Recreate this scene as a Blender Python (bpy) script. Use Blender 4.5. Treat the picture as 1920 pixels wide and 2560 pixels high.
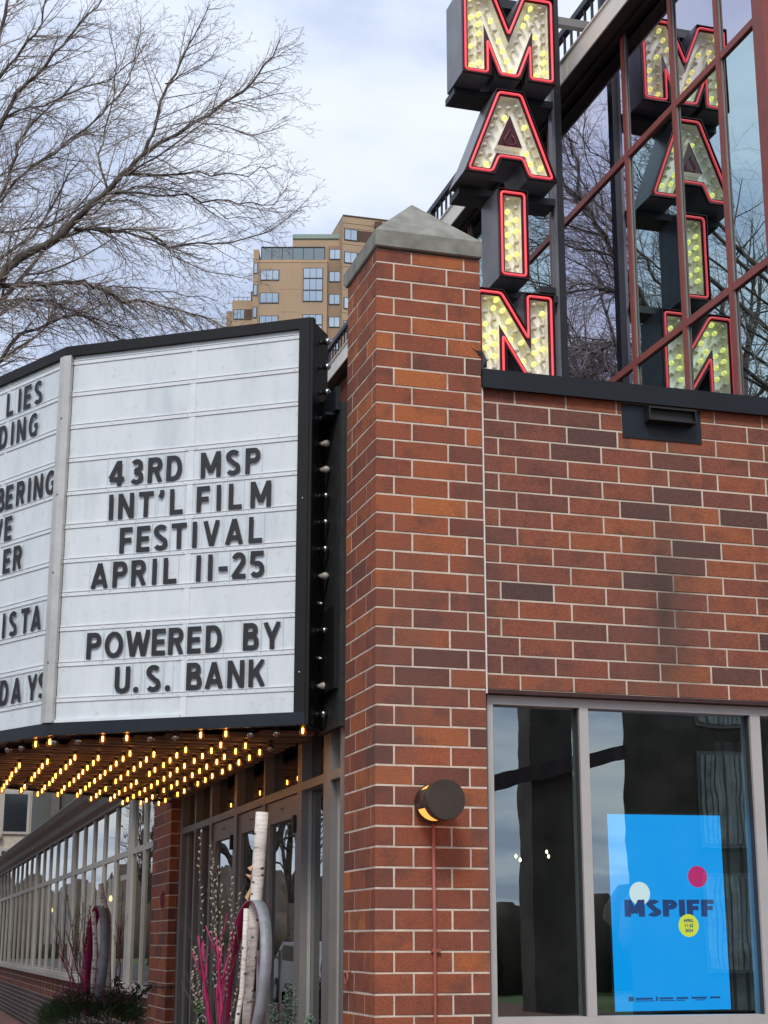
import bpy, bmesh, math, random
from math import radians, sin, cos, pi
from mathutils import Vector, Matrix
from mathutils.geometry import tessellate_polygon

for _o in list(bpy.data.objects): bpy.data.objects.remove(_o)
random.seed(7)
SC = bpy.context.scene
COL = SC.collection

# ------------------------------------------------------------------ camera
YAW, PITCH, ROLL = 0.286137, 0.258563, 0.00103
fwd = Vector((sin(YAW)*cos(PITCH), cos(YAW)*cos(PITCH), sin(PITCH)))
rt = Vector((cos(YAW), -sin(YAW), 0)); up = rt.cross(fwd)
r2 = cos(ROLL)*rt + sin(ROLL)*up; u2 = -sin(ROLL)*rt + cos(ROLL)*up
cam_d = bpy.data.cameras.new('camera'); cam = bpy.data.objects.new('camera', cam_d); COL.objects.link(cam)
M = Matrix.Identity(4)
for i in range(3):
    M[i][0] = r2[i]; M[i][1] = u2[i]; M[i][2] = -fwd[i]
M[0][3], M[1][3], M[2][3] = 0, 0, 1.6
cam.matrix_world = M
cam_d.sensor_fit = 'HORIZONTAL'; cam_d.sensor_width = 36; cam_d.lens = 36*4069.26/1920
cam_d.clip_start = 0.05; cam_d.clip_end = 3000
SC.camera = cam

# ------------------------------------------------------------------ world, sun, exposure
SUN_EL, SUN_AZ = radians(48), radians(205)      # sun direction: elevation, compass angle from +Y clockwise
W = bpy.data.worlds.new('World'); SC.world = W; W.use_nodes = True
wn, wl = W.node_tree.nodes, W.node_tree.links
wn.clear()
wo = wn.new('ShaderNodeOutputWorld'); bg = wn.new('ShaderNodeBackground'); bg.inputs[1].default_value = 0.10
sky = wn.new('ShaderNodeTexSky'); sky.sky_type = 'NISHITA'; sky.sun_disc = False
sky.sun_elevation = SUN_EL; sky.sun_rotation = SUN_AZ; sky.air_density = 1.0; sky.dust_density = 1.5
tc = wn.new('ShaderNodeTexCoord')
sep = wn.new('ShaderNodeSeparateXYZ'); wl.new(tc.outputs['Generated'], sep.inputs[0])
def wmath(op, a, b=None, c=None):
    n = wn.new('ShaderNodeMath'); n.operation = op
    for i, v in enumerate((a, b, c)):
        if v is None: continue
        if isinstance(v, (int, float)): n.inputs[i].default_value = v
        else: wl.new(v, n.inputs[i])
    return n.outputs[0]
zz = wmath('ADD', wmath('MAXIMUM', sep.outputs[2], 0.0), 0.22)
cx = wmath('DIVIDE', sep.outputs[0], zz); cy = wmath('DIVIDE', sep.outputs[1], zz)
cmb = wn.new('ShaderNodeCombineXYZ'); wl.new(cx, cmb.inputs[0]); wl.new(cy, cmb.inputs[1])
def noise(sc, det, rough, off):
    mp = wn.new('ShaderNodeMapping'); mp.inputs['Location'].default_value = off
    mp.inputs['Scale'].default_value = (1.0, 1.25, 1)
    wl.new(cmb.outputs[0], mp.inputs[0])
    n = wn.new('ShaderNodeTexNoise'); n.inputs['Scale'].default_value = sc; n.inputs['Detail'].default_value = det
    n.inputs['Roughness'].default_value = rough; wl.new(mp.outputs[0], n.inputs[0]); return n.outputs[0]
def ramp(f, pts):
    r = wn.new('ShaderNodeValToRGB'); wl.new(f, r.inputs[0])
    e = r.color_ramp.elements
    while len(e) < len(pts): e.new(0.5)
    for i, (p, c) in enumerate(pts): e[i].position = p; e[i].color = c
    return r.outputs[0]
cl = ramp(noise(2.6, 6, 0.55, (3.1, 0.6, 0)), [(0.36, (3.4, 3.95, 5.3, 1)), (0.45, (4.3, 4.9, 6.2, 1)), (0.53, (5.4, 5.9, 6.9, 1)), (0.66, (6.3, 6.6, 7.1, 1))])
mask = ramp(noise(1.3, 3, 0.5, (0.2, 5.6, 0)), [(0.30, (0.78, 0.78, 0.78, 1)), (0.6, (0.97, 0.97, 0.97, 1))])
mx = wn.new('ShaderNodeMix'); mx.data_type = 'RGBA'
wl.new(mask, mx.inputs[0]); wl.new(sky.outputs[0], mx.inputs[6]); wl.new(cl, mx.inputs[7])
wl.new(mx.outputs[2], bg.inputs[0]); wl.new(bg.outputs[0], wo.inputs[0])

sd = bpy.data.lights.new('sun', 'SUN'); sd.energy = 1.5; sd.angle = radians(18); sd.color = (1.0, 0.96, 0.9)
so = bpy.data.objects.new('sun', sd); COL.objects.link(so)
sdir = Vector((sin(SUN_AZ)*cos(SUN_EL), cos(SUN_AZ)*cos(SUN_EL), sin(SUN_EL)))
so.rotation_euler = (-sdir).to_track_quat('-Z', 'Y').to_euler()
so.location = (-8, -12, 20)
SC.view_settings.view_transform = 'Standard'; SC.view_settings.look = 'None'
SC.view_settings.exposure = 0.72; SC.view_settings.gamma = 1.0; SC.view_settings.use_curve_mapping = False
SC.render.engine = 'CYCLES'
SC.cycles.max_bounces = 8; SC.cycles.transparent_max_bounces = 24; SC.cycles.glossy_bounces = 4
SC.cycles.sample_clamp_indirect = 4.0

# ------------------------------------------------------------------ materials
MATS = {}
def new_mat(name):
    m = bpy.data.materials.new(name); m.use_nodes = True
    n, l = m.node_tree.nodes, m.node_tree.links
    MATS[name] = m
    return m, n, l, n['Principled BSDF']
def nd(n, t, **kw):
    x = n.new(t)
    for k, v in kw.items():
        if hasattr(x, k): setattr(x, k, v)
        else: x.inputs[k].default_value = v
    return x
def cramp(n, l, fac, pts):
    r = n.new('ShaderNodeValToRGB'); l.new(fac, r.inputs[0]); e = r.color_ramp.elements
    while len(e) < len(pts): e.new(0.5)
    for i, (p, c) in enumerate(pts): e[i].position = p; e[i].color = (*c, 1)
    return r.outputs[0]
def mixc(n, l, fac, a, b, mode='MIX'):
    x = n.new('ShaderNodeMix'); x.data_type = 'RGBA'; x.blend_type = mode
    for i, v in ((0, fac), (6, a), (7, b)):
        if hasattr(v, 'is_linked') or hasattr(v, 'links'): l.new(v, x.inputs[i])
        elif isinstance(v, tuple): x.inputs[i].default_value = (*v, 1)
        else: x.inputs[i].default_value = v
    return x.outputs[2]
def bump(n, l, b, h, strength, dist=0.01):
    x = n.new('ShaderNodeBump'); x.inputs['Strength'].default_value = strength; x.inputs['Distance'].default_value = dist
    l.new(h, x.inputs['Height']); l.new(x.outputs[0], b.inputs['Normal'])
def objco(n): return n.new('ShaderNodeTexCoord').outputs['Object']
def geoco(n): return n.new('ShaderNodeNewGeometry').outputs['Position']

def plain(name, col, rough=0.6, metal=0.0, var=0.12, nscale=6.0, bmp=0.0, bscale=120.0, spec=0.5):
    m, n, l, b = new_mat(name)
    p = geoco(n)
    t = nd(n, 'ShaderNodeTexNoise', Scale=nscale, Detail=5.0, Roughness=0.6); l.new(p, t.inputs[0])
    a = tuple(max(0, c*(1-var)) for c in col); c2 = tuple(min(1, c*(1+var)) for c in col)
    l.new(cramp(n, l, t.outputs[0], [(0.3, a), (0.7, c2)]), b.inputs['Base Color'])
    b.inputs['Roughness'].default_value = rough; b.inputs['Metallic'].default_value = metal
    b.inputs['Specular IOR Level'].default_value = spec
    if bmp:
        t2 = nd(n, 'ShaderNodeTexNoise', Scale=bscale, Detail=3.0); l.new(p, t2.inputs[0]); bump(n, l, b, t2.outputs[0], bmp, 0.003)
    return m

def brick_mat(name, pts, island=False):
    m, n, l, b = new_mat(name)
    if island: rnd = n.new('ShaderNodeNewGeometry').outputs['Random Per Island']
    else: rnd = n.new('ShaderNodeObjectInfo').outputs['Random']
    base = cramp(n, l, rnd, pts)
    p = geoco(n)
    # blotches: flashed brick faces
    cmbn = n.new('ShaderNodeVectorMath'); cmbn.operation = 'ADD'; l.new(p, cmbn.inputs[0])
    cc = n.new('ShaderNodeCombineXYZ'); mm = n.new('ShaderNodeMath'); mm.operation = 'MULTIPLY'; l.new(rnd, mm.inputs[0]); mm.inputs[1].default_value = 57.0
    l.new(mm.outputs[0], cc.inputs[0]); l.new(mm.outputs[0], cc.inputs[2]); l.new(cc.outputs[0], cmbn.inputs[1])
    t = nd(n, 'ShaderNodeTexNoise', Scale=7.0, Detail=4.0, Roughness=0.6); l.new(cmbn.outputs[0], t.inputs[0])
    f1 = cramp(n, l, t.outputs[0], [(0.48, (0, 0, 0)), (0.68, (0.6, 0.6, 0.6))])
    c1 = mixc(n, l, f1, base, (0.105, 0.050, 0.045))
    t2 = nd(n, 'ShaderNodeTexNoise', Scale=90.0, Detail=4.0, Roughness=0.7); l.new(p, t2.inputs[0])
    g = cramp(n, l, t2.outputs[0], [(0.25, (0.62, 0.62, 0.62)), (0.75, (1.28, 1.28, 1.28))])
    c2 = mixc(n, l, 1.0, c1, g, 'MULTIPLY')
    # rain streaks and soot, a large soft pattern of the wall itself
    t3 = n.new('ShaderNodeTexNoise'); mp = n.new('ShaderNodeMapping'); mp.inputs['Scale'].default_value = (2.6, 2.6, 0.55); l.new(p, mp.inputs[0]); l.new(mp.outputs[0], t3.inputs[0])
    t3.inputs['Scale'].default_value = 1.0; t3.inputs['Detail'].default_value = 5.0
    f3 = cramp(n, l, t3.outputs[0], [(0.50, (0, 0, 0)), (0.74, (0.5, 0.5, 0.5))])
    c3 = mixc(n, l, f3, c2, (0.11, 0.075, 0.065))
    if name == 'brick_wall_face':      # run-off stain below the vent, with its own outline
        sx = n.new('ShaderNodeSeparateXYZ'); l.new(p, sx.inputs[0])
        def mth(op, a, b=0.0, c=0.0):
            q_ = n.new('ShaderNodeMath'); q_.operation = op
            for i_, v_ in enumerate((a, b, c)):
                if isinstance(v_, (int, float)): q_.inputs[i_].default_value = v_
                else: l.new(v_, q_.inputs[i_])
            return q_.outputs[0]
        wobx = mth('MULTIPLY_ADD', t3.outputs[0], 0.5, -0.25)
        dx_ = mth('ABSOLUTE', mth('ADD', mth('SUBTRACT', sx.outputs[0], 4.02), wobx))
        fx = mth('SUBTRACT', 1.0, mth('MULTIPLY', dx_, 5.5)); fx = mth('MAXIMUM', fx, 0.0)
        fz = mth('SUBTRACT', 1.0, mth('MULTIPLY', mth('ABSOLUTE', mth('SUBTRACT', sx.outputs[2], 3.35)), 1.5)); fz = mth('MAXIMUM', fz, 0.0)
        c3 = mixc(n, l, mth('MULTIPLY', mth('MULTIPLY', fx, fz), 0.75), c3, (0.055, 0.045, 0.040))
    # pale spatters
    v = nd(n, 'ShaderNodeTexVoronoi', Scale=9.0); l.new(p, v.inputs[0])
    f4 = cramp(n, l, v.outputs['Distance'], [(0.0, (0.75, 0.75, 0.75)), (0.045, (0, 0, 0))])
    t4 = nd(n, 'ShaderNodeTexNoise', Scale=1.7); l.new(p, t4.inputs[0])
    f5 = cramp(n, l, t4.outputs[0], [(0.55, (0, 0, 0)), (0.6, (1, 1, 1))])
    c4 = mixc(n, l, mixc(n, l, 1.0, f4, f5, 'MULTIPLY'), c3, (0.6, 0.55, 0.48))
    l.new(c4, b.inputs['Base Color']); b.inputs['Roughness'].default_value = 0.82; b.inputs['Specular IOR Level'].default_value = 0.25
    t5 = nd(n, 'ShaderNodeTexNoise', Scale=220.0, Detail=3.0); l.new(p, t5.inputs[0])
    bump(n, l, b, t5.outputs[0], 0.7, 0.003)
    return m
BRK = [(0.0, (0.1346, 0.0562, 0.0421)), (0.07, (0.1755, 0.0632, 0.0445)), (0.18, (0.2398, 0.0749, 0.0456)), (0.40, (0.2749, 0.0831, 0.0456)), (0.65, (0.3100, 0.0924, 0.0456)), (0.88, (0.3510, 0.1053, 0.0456)), (1.0, (0.4212, 0.1346, 0.0480))]
BRKW = [(0.0, (0.0978, 0.0575, 0.0506)), (0.10, (0.1207, 0.0609, 0.0506)), (0.20, (0.1840, 0.0713, 0.0529)), (0.42, (0.2357, 0.0805, 0.0529)), (0.65, (0.2702, 0.0885, 0.0517)), (0.88, (0.2990, 0.0978, 0.0494)), (1.0, (0.3335, 0.1127, 0.0494))]
brick_mat('brick_face', BRK); brick_mat('brick_wall_face', BRKW)
brick_mat('brick_small', BRK, True)
brick_mat('brick_dark', [(0.0, (0.035, 0.028, 0.032)), (0.6, (0.06, 0.045, 0.05)), (1.0, (0.09, 0.06, 0.06))], True)
brick_mat('brick_red_soldier', [(0.0, (0.06, 0.03, 0.03)), (0.3, (0.20, 0.07, 0.045)), (1.0, (0.30, 0.11, 0.07))])
brick_mat('brick_dark_single', [(0.0, (0.035, 0.028, 0.032)), (0.6, (0.06, 0.045, 0.05)), (1.0, (0.09, 0.06, 0.06))])
plain('mortar', (0.60, 0.51, 0.42), 0.9, var=0.2, nscale=14, bmp=0.6, bscale=150)
plain('house_wall', (0.085, 0.07, 0.06), 0.9, var=0.45, nscale=1.2)
def mortar_wall():
    m, n, l, b = new_mat('mortar_wall'); p = geoco(n); sx = n.new('ShaderNodeSeparateXYZ'); l.new(p, sx.inputs[0])
    t = nd(n, 'ShaderNodeTexNoise', Scale=5.0, Detail=5.0); l.new(p, t.inputs[0])
    def mth(op, a, b_=0.0, c=0.0):
        q_ = n.new('ShaderNodeMath'); q_.operation = op
        for i_, v_ in enumerate((a, b_, c)):
            if isinstance(v_, (int, float)): q_.inputs[i_].default_value = v_
            else: l.new(v_, q_.inputs[i_])
        return q_.outputs[0]
    base = cramp(n, l, t.outputs[0], [(0.3, (0.46, 0.39, 0.31)), (0.6, (0.62, 0.53, 0.43))])
    dx_ = mth('ABSOLUTE', mth('ADD', mth('SUBTRACT', sx.outputs[0], 4.02), mth('MULTIPLY_ADD', t.outputs[0], 0.5, -0.25)))
    fx = mth('MAXIMUM', mth('SUBTRACT', 1.0, mth('MULTIPLY', dx_, 4.5)), 0.0)
    fz = mth('MAXIMUM', mth('SUBTRACT', 1.0, mth('MULTIPLY', mth('ABSOLUTE', mth('SUBTRACT', sx.outputs[2], 3.35)), 1.4)), 0.0)
    l.new(mixc(n, l, mth('MULTIPLY', mth('MULTIPLY', fx, fz), 0.95), base, (0.10, 0.08, 0.065)), b.inputs['Base Color']); b.inputs['Roughness'].default_value = 0.9
mortar_wall()
plain('caulk', (0.72, 0.70, 0.66), 0.6, var=0.08)
plain('concrete', (0.22, 0.215, 0.185), 0.85, var=0.30, nscale=9, bmp=0.5, bscale=140)
plain('black_metal', (0.012, 0.013, 0.016), 0.42, var=0.3, nscale=3)
plain('marquee_black', (0.006, 0.006, 0.007), 0.55, var=0.35, nscale=5, bmp=0.25, bscale=60, spec=0.3)
plain('navy_trim', (0.011, 0.015, 0.021), 0.42, var=0.25, nscale=4, spec=0.35)
plain('navy_cap', (0.009, 0.010, 0.015), 0.45, var=0.2, nscale=3, spec=0.35)
plain('alu_light', (0.47, 0.45, 0.43), 0.45, 0.15, var=0.06)
plain('alu_bronze', (0.19, 0.18, 0.17), 0.45, 0.2, var=0.1)
plain('gasket_grey', (0.20, 0.215, 0.205), 0.5)
plain('alu_pale', (0.33, 0.32, 0.30), 0.5, 0.1, var=0.08)
plain('steel_post', (0.50, 0.49, 0.46), 0.35, 0.5, var=0.12, nscale=8)
plain('red_frame', (0.24, 0.052, 0.042), 0.5, var=0.12, nscale=8)
plain('lintel_steel', (0.045, 0.014, 0.012), 0.6, var=0.3)
plain('fascia_metal', (0.80, 0.75, 0.69), 0.5, var=0.1, nscale=2)
plain('soffit_dark', (0.05, 0.035, 0.03), 0.7, var=0.3)
plain('rail_metal', (0.02, 0.02, 0.035), 0.5)
plain('sign_body', (0.20, 0.195, 0.21), 0.36, 0.4, var=0.22, nscale=3.5)
plain('sign_maroon', (0.055, 0.008, 0.014), 0.4, var=0.3, nscale=9)
plain('sign_cream', (0.86, 0.84, 0.76), 0.5, var=0.12, nscale=10)
plain('socket_black', (0.02, 0.018, 0.018), 0.6)
plain('lamp_bronze', (0.075, 0.058, 0.045), 0.35, 0.5, var=0.15)
plain('conduit_red', (0.30, 0.085, 0.060), 0.5, var=0.12)
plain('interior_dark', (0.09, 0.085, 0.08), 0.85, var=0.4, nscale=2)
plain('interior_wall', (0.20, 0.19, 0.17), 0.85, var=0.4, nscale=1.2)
plain('interior_red', (0.06, 0.013, 0.012), 0.7)
plain('curtain', (0.36, 0.39, 0.39), 0.9, var=0.35, nscale=5)
plain('asphalt', (0.055, 0.055, 0.058), 0.9, var=0.2, bmp=0.3)
plain('paver', (0.16, 0.075, 0.055), 0.9, var=0.3, nscale=5, bmp=0.3)
plain('kerb', (0.35, 0.34, 0.32), 0.9)
plain('cornice_grey', (0.17, 0.165, 0.155), 0.6, var=0.12)
plain('cream_stone', (0.42, 0.38, 0.30), 0.8, var=0.12)
plain('grey_panel', (0.11, 0.115, 0.105), 0.7, var=0.15)
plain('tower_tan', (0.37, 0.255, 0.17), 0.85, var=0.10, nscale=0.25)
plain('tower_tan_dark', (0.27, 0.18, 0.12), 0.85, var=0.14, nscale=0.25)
plain('tower_band', (0.47, 0.31, 0.18), 0.85, var=0.05)
plain('tower_brown', (0.085, 0.045, 0.032), 0.85, var=0.2, nscale=0.6)
plain('tower_green', (0.20, 0.27, 0.235), 0.6)
plain('tower_frame', (0.02, 0.022, 0.028), 0.5)
plain('plank', (0.17, 0.105, 0.07), 0.65, var=0.35, nscale=5, bmp=0.4, bscale=60)
plain('char_wood', (0.010, 0.012, 0.012), 0.7, var=0.5, nscale=12, bmp=0.9, bscale=30)
plain('pot_black', (0.03, 0.03, 0.03), 0.5)
plain('soil', (0.03, 0.022, 0.016), 0.95)
plain('galvanized', (0.24, 0.26, 0.28), 0.62, 0.30, var=0.25, nscale=14)
plain('magenta', (0.32, 0.010, 0.085), 0.5, var=0.25, nscale=8)
plain('twig', (0.075, 0.055, 0.042), 0.8, var=0.3)
plain('catkin', (0.34, 0.30, 0.23), 0.9)
plain('needle', (0.035, 0.075, 0.022), 0.8, var=0.4, nscale=20)
plain('eucalyptus', (0.13, 0.19, 0.14), 0.8, var=0.25, nscale=20)
plain('grass', (0.07, 0.11, 0.03), 0.95, var=0.3, nscale=0.5)
plain('wood_mass', (0.10, 0.075, 0.06), 0.95, var=0.4, nscale=0.35)
plain('letter_black', (0.014, 0.014, 0.018), 0.6, var=0.3, nscale=8)
plain('car_white', (0.7, 0.7, 0.72), 0.2); plain('car_blue', (0.04, 0.12, 0.4), 0.2); plain('car_green', (0.06, 0.35, 0.05), 0.25)
plain('rubber', (0.02, 0.02, 0.02), 0.8); plain('car_glass', (0.02, 0.025, 0.03), 0.08)
plain('bark_peel', (0.42, 0.25, 0.14), 0.8); plain('sprig_green', (0.035, 0.06, 0.022), 0.7, var=0.4, nscale=20); plain('berry', (0.16, 0.05, 0.07), 0.8)
plain('cornice_light', (0.36, 0.34, 0.31), 0.6); plain('alu_wing', (0.36, 0.345, 0.31), 0.5, 0.1, var=0.08)
plain('rivet', (0.75, 0.76, 0.77), 0.4, 0.2)

def board_mat():
    m, n, l, b = new_mat('board_white')
    p = geoco(n)
    mp = n.new('ShaderNodeMapping'); mp.inputs['Scale'].default_value = (7, 7, 1.6); l.new(p, mp.inputs[0])
    t = nd(n, 'ShaderNodeTexNoise', Scale=1.0, Detail=6.0, Roughness=0.65); l.new(mp.outputs[0], t.inputs[0])
    c = cramp(n, l, t.outputs[0], [(0.30, (0.52, 0.575, 0.60)), (0.48, (0.61, 0.66, 0.685)), (0.70, (0.67, 0.71, 0.73))])
    t2 = nd(n, 'ShaderNodeTexNoise', Scale=26.0, Detail=4.0); l.new(p, t2.inputs[0])
    f = cramp(n, l, t2.outputs[0], [(0.60, (0, 0, 0)), (0.78, (0.5, 0.5, 0.5))])
    l.new(mixc(n, l, f, c, (0.42, 0.41, 0.38)), b.inputs['Base Color'])
    b.inputs['Roughness'].default_value = 0.34
    t3 = nd(n, 'ShaderNodeTexNoise', Scale=5.0, Detail=2.0); l.new(p, t3.inputs[0]); bump(n, l, b, t3.outputs[0], 0.12, 0.02)
board_mat()
plain('board_rail', (0.66, 0.70, 0.72), 0.25, var=0.08)
plain('rail_shadow_line', (0.48, 0.48, 0.48), 0.5, var=0.3, nscale=20)  # grey strip colour painted in for the thin shadow line along each rail

def wood_log(name):
    m, n, l, b = new_mat(name); p = geoco(n)
    mp = n.new('ShaderNodeMapping'); mp.inputs['Scale'].default_value = (10, 10, 60); l.new(p, mp.inputs[0])
    t = nd(n, 'ShaderNodeTexNoise', Scale=1.0, Detail=4.0, Roughness=0.7); l.new(mp.outputs[0], t.inputs[0])
    c = cramp(n, l, t.outputs[0], [(0.30, (0.09, 0.07, 0.06)), (0.37, (0.45, 0.40, 0.35)), (0.5, (0.62, 0.57, 0.52)), (0.75, (0.70, 0.66, 0.62))])
    mp2 = n.new('ShaderNodeMapping'); mp2.inputs['Scale'].default_value = (18, 18, 26); l.new(p, mp2.inputs[0])
    v = nd(n, 'ShaderNodeTexVoronoi', Scale=1.0); l.new(mp2.outputs[0], v.inputs[0])
    f = cramp(n, l, v.outputs['Distance'], [(0.12, (1, 1, 1)), (0.24, (0, 0, 0))])
    l.new(mixc(n, l, f, c, (0.05, 0.038, 0.032)), b.inputs['Base Color']); b.inputs['Roughness'].default_value = 0.8
    bump(n, l, b, t.outputs[0], 0.5, 0.004)
wood_log('birch')
def bark():
    m, n, l, b = new_mat('bark'); p = geoco(n)
    t = nd(n, 'ShaderNodeTexNoise', Scale=9.0, Detail=6.0); l.new(p, t.inputs[0])
    l.new(cramp(n, l, t.outputs[0], [(0.3, (0.035, 0.027, 0.022)), (0.6, (0.10, 0.08, 0.065)), (0.8, (0.16, 0.13, 0.11))]), b.inputs['Base Color'])
    b.inputs['Roughness'].default_value = 0.9
bark()
plain('twig_bark', (0.30, 0.255, 0.23), 0.85, var=0.35, nscale=3)

def glass(name, tint, refl, fac, rough=0.0, wob=0.0, wscale=1.2):
    """pane: mirror layer over a tinted see-through layer"""
    m, n, l, b = new_mat(name); n.remove(b)
    out = [x for x in n if x.type == 'OUTPUT_MATERIAL'][0]
    g = n.new('ShaderNodeBsdfGlossy'); g.inputs['Color'].default_value = (*refl, 1); g.inputs['Roughness'].default_value = rough
    t = n.new('ShaderNodeBsdfTransparent'); t.inputs[0].default_value = (*tint, 1)
    mx = n.new('ShaderNodeMixShader')
    fr = n.new('ShaderNodeFresnel'); fr.inputs[0].default_value = 1.5
    md = n.new('ShaderNodeMath'); md.operation = 'MULTIPLY_ADD'; l.new(fr.outputs[0], md.inputs[0]); md.inputs[1].default_value = 1.0 - fac; md.inputs[2].default_value = fac
    md.use_clamp = True
    bf = n.new('ShaderNodeNewGeometry'); inv = n.new('ShaderNodeMath'); inv.operation = 'SUBTRACT'; inv.inputs[0].default_value = 1.0; l.new(bf.outputs['Backfacing'], inv.inputs[1]); m2_ = n.new('ShaderNodeMath'); m2_.operation = 'MULTIPLY'; l.new(inv.outputs[0], m2_.inputs[0]); l.new(md.outputs[0], m2_.inputs[1])
    l.new(m2_.outputs[0], mx.inputs[0]); l.new(t.outputs[0], mx.inputs[1]); l.new(g.outputs[0], mx.inputs[2]); l.new(mx.outputs[0], out.inputs[0])
    if wob:
        tt = nd(n, 'ShaderNodeTexNoise', Scale=wscale, Detail=1.5); l.new(geoco(n), tt.inputs[0])
        bp = n.new('ShaderNodeBump'); bp.inputs['Strength'].default_value = wob; bp.inputs['Distance'].default_value = 0.01
        l.new(tt.outputs[0], bp.inputs['Height']); l.new(bp.outputs[0], g.inputs['Normal']); 
    return m
glass('glass_upper', (0.10, 0.16, 0.16), (0.66, 0.84, 0.86), 0.66, 0.0, 0.05, 1.5)
glass('glass_upper_violet', (0.10, 0.11, 0.14), (0.74, 0.74, 0.88), 0.66, 0.0, 0.05, 1.5)
glass('glass_window', (0.80, 0.88, 0.88), (0.74, 0.84, 0.84), 0.34, 0.0, 0.035, 3.0)
glass('glass_door', (0.32, 0.35, 0.34), (0.85, 0.9, 0.92), 0.30, 0.0, 0.05, 2.0)
glass('glass_wing', (0.55, 0.55, 0.52), (0.9, 0.9, 0.88), 0.15, 0.0, 0.06, 2.0)
glass('glass_tower', (0.25, 0.3, 0.32), (0.85, 0.95, 0.98), 0.6, 0.02, 0.0)
glass('glass_pent', (0.12, 0.15, 0.15), (0.55, 0.62, 0.60), 0.45, 0.05)
glass('bulb_clear', (0.45, 0.44, 0.41), (1, 1, 1), 0.34, 0.22)
m_ = glass('bulb_amber', (0.88, 0.58, 0.32), (1, 0.85, 0.6), 0.08, 0.08)
_n, _l = m_.node_tree.nodes, m_.node_tree.links; _o = [x for x in _n if x.type == 'OUTPUT_MATERIAL'][0]; _e = _n.new('ShaderNodeEmission'); _e.inputs[0].default_value = (1, 0.42, 0.08, 1); _e.inputs[1].default_value = 0.035; _a = _n.new('ShaderNodeAddShader'); _s = _o.inputs[0].links[0].from_socket; _l.new(_s, _a.inputs[0]); _l.new(_e.outputs[0], _a.inputs[1]); _l.new(_a.outputs[0], _o.inputs[0])
glass('acrylic_tile', (0.995, 0.998, 1.0), (1, 1, 1), 0.02, 0.2)

def emis(name, col, s):
    m, n, l, b = new_mat(name); b.inputs['Base Color'].default_value = (*[min(1, c) for c in col], 1)
    b.inputs['Emission Color'].default_value = (*col, 1); b.inputs['Emission Strength'].default_value = s; b.inputs['Roughness'].default_value = 0.4
    return m
emis('neon_red', (0.80, 0.075, 0.095), 0.45)
emis('neon_off', (0.20, 0.03, 0.04), 0.0)
emis('bulb_yellow', (0.92, 0.88, 0.24), 0.50)
plain('bulb_pearl', (0.62, 0.58, 0.47), 0.25, var=0.1)
plain('bulb_frost', (0.36, 0.34, 0.30), 0.22, var=0.12, nscale=30)
emis('filament', (1.0, 0.58, 0.16), 11.0)
emis('lamp_glow', (1.0, 0.36, 0.07), 1.0)
emis('pendant_glow', (1.0, 0.85, 0.4), 6.0)
def screen_mat(name, col, s):
    m, n, l, b = new_mat(name); b.inputs['Base Color'].default_value = (0.01, 0.01, 0.01, 1)
    b.inputs['Emission Color'].default_value = (*col, 1); b.inputs['Emission Strength'].default_value = s; b.inputs['Roughness'].default_value = 0.3
screen_mat('screen_blue', (0.0, 0.33, 0.86), 1.1); screen_mat('screen_white', (0.85, 0.92, 0.95), 0.95)
screen_mat('screen_magenta', (0.62, 0.02, 0.17), 1.0); screen_mat('screen_yellow', (0.82, 0.80, 0.05), 1.0); screen_mat('screen_navy', (0.015, 0.05, 0.19), 1.0)

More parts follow.
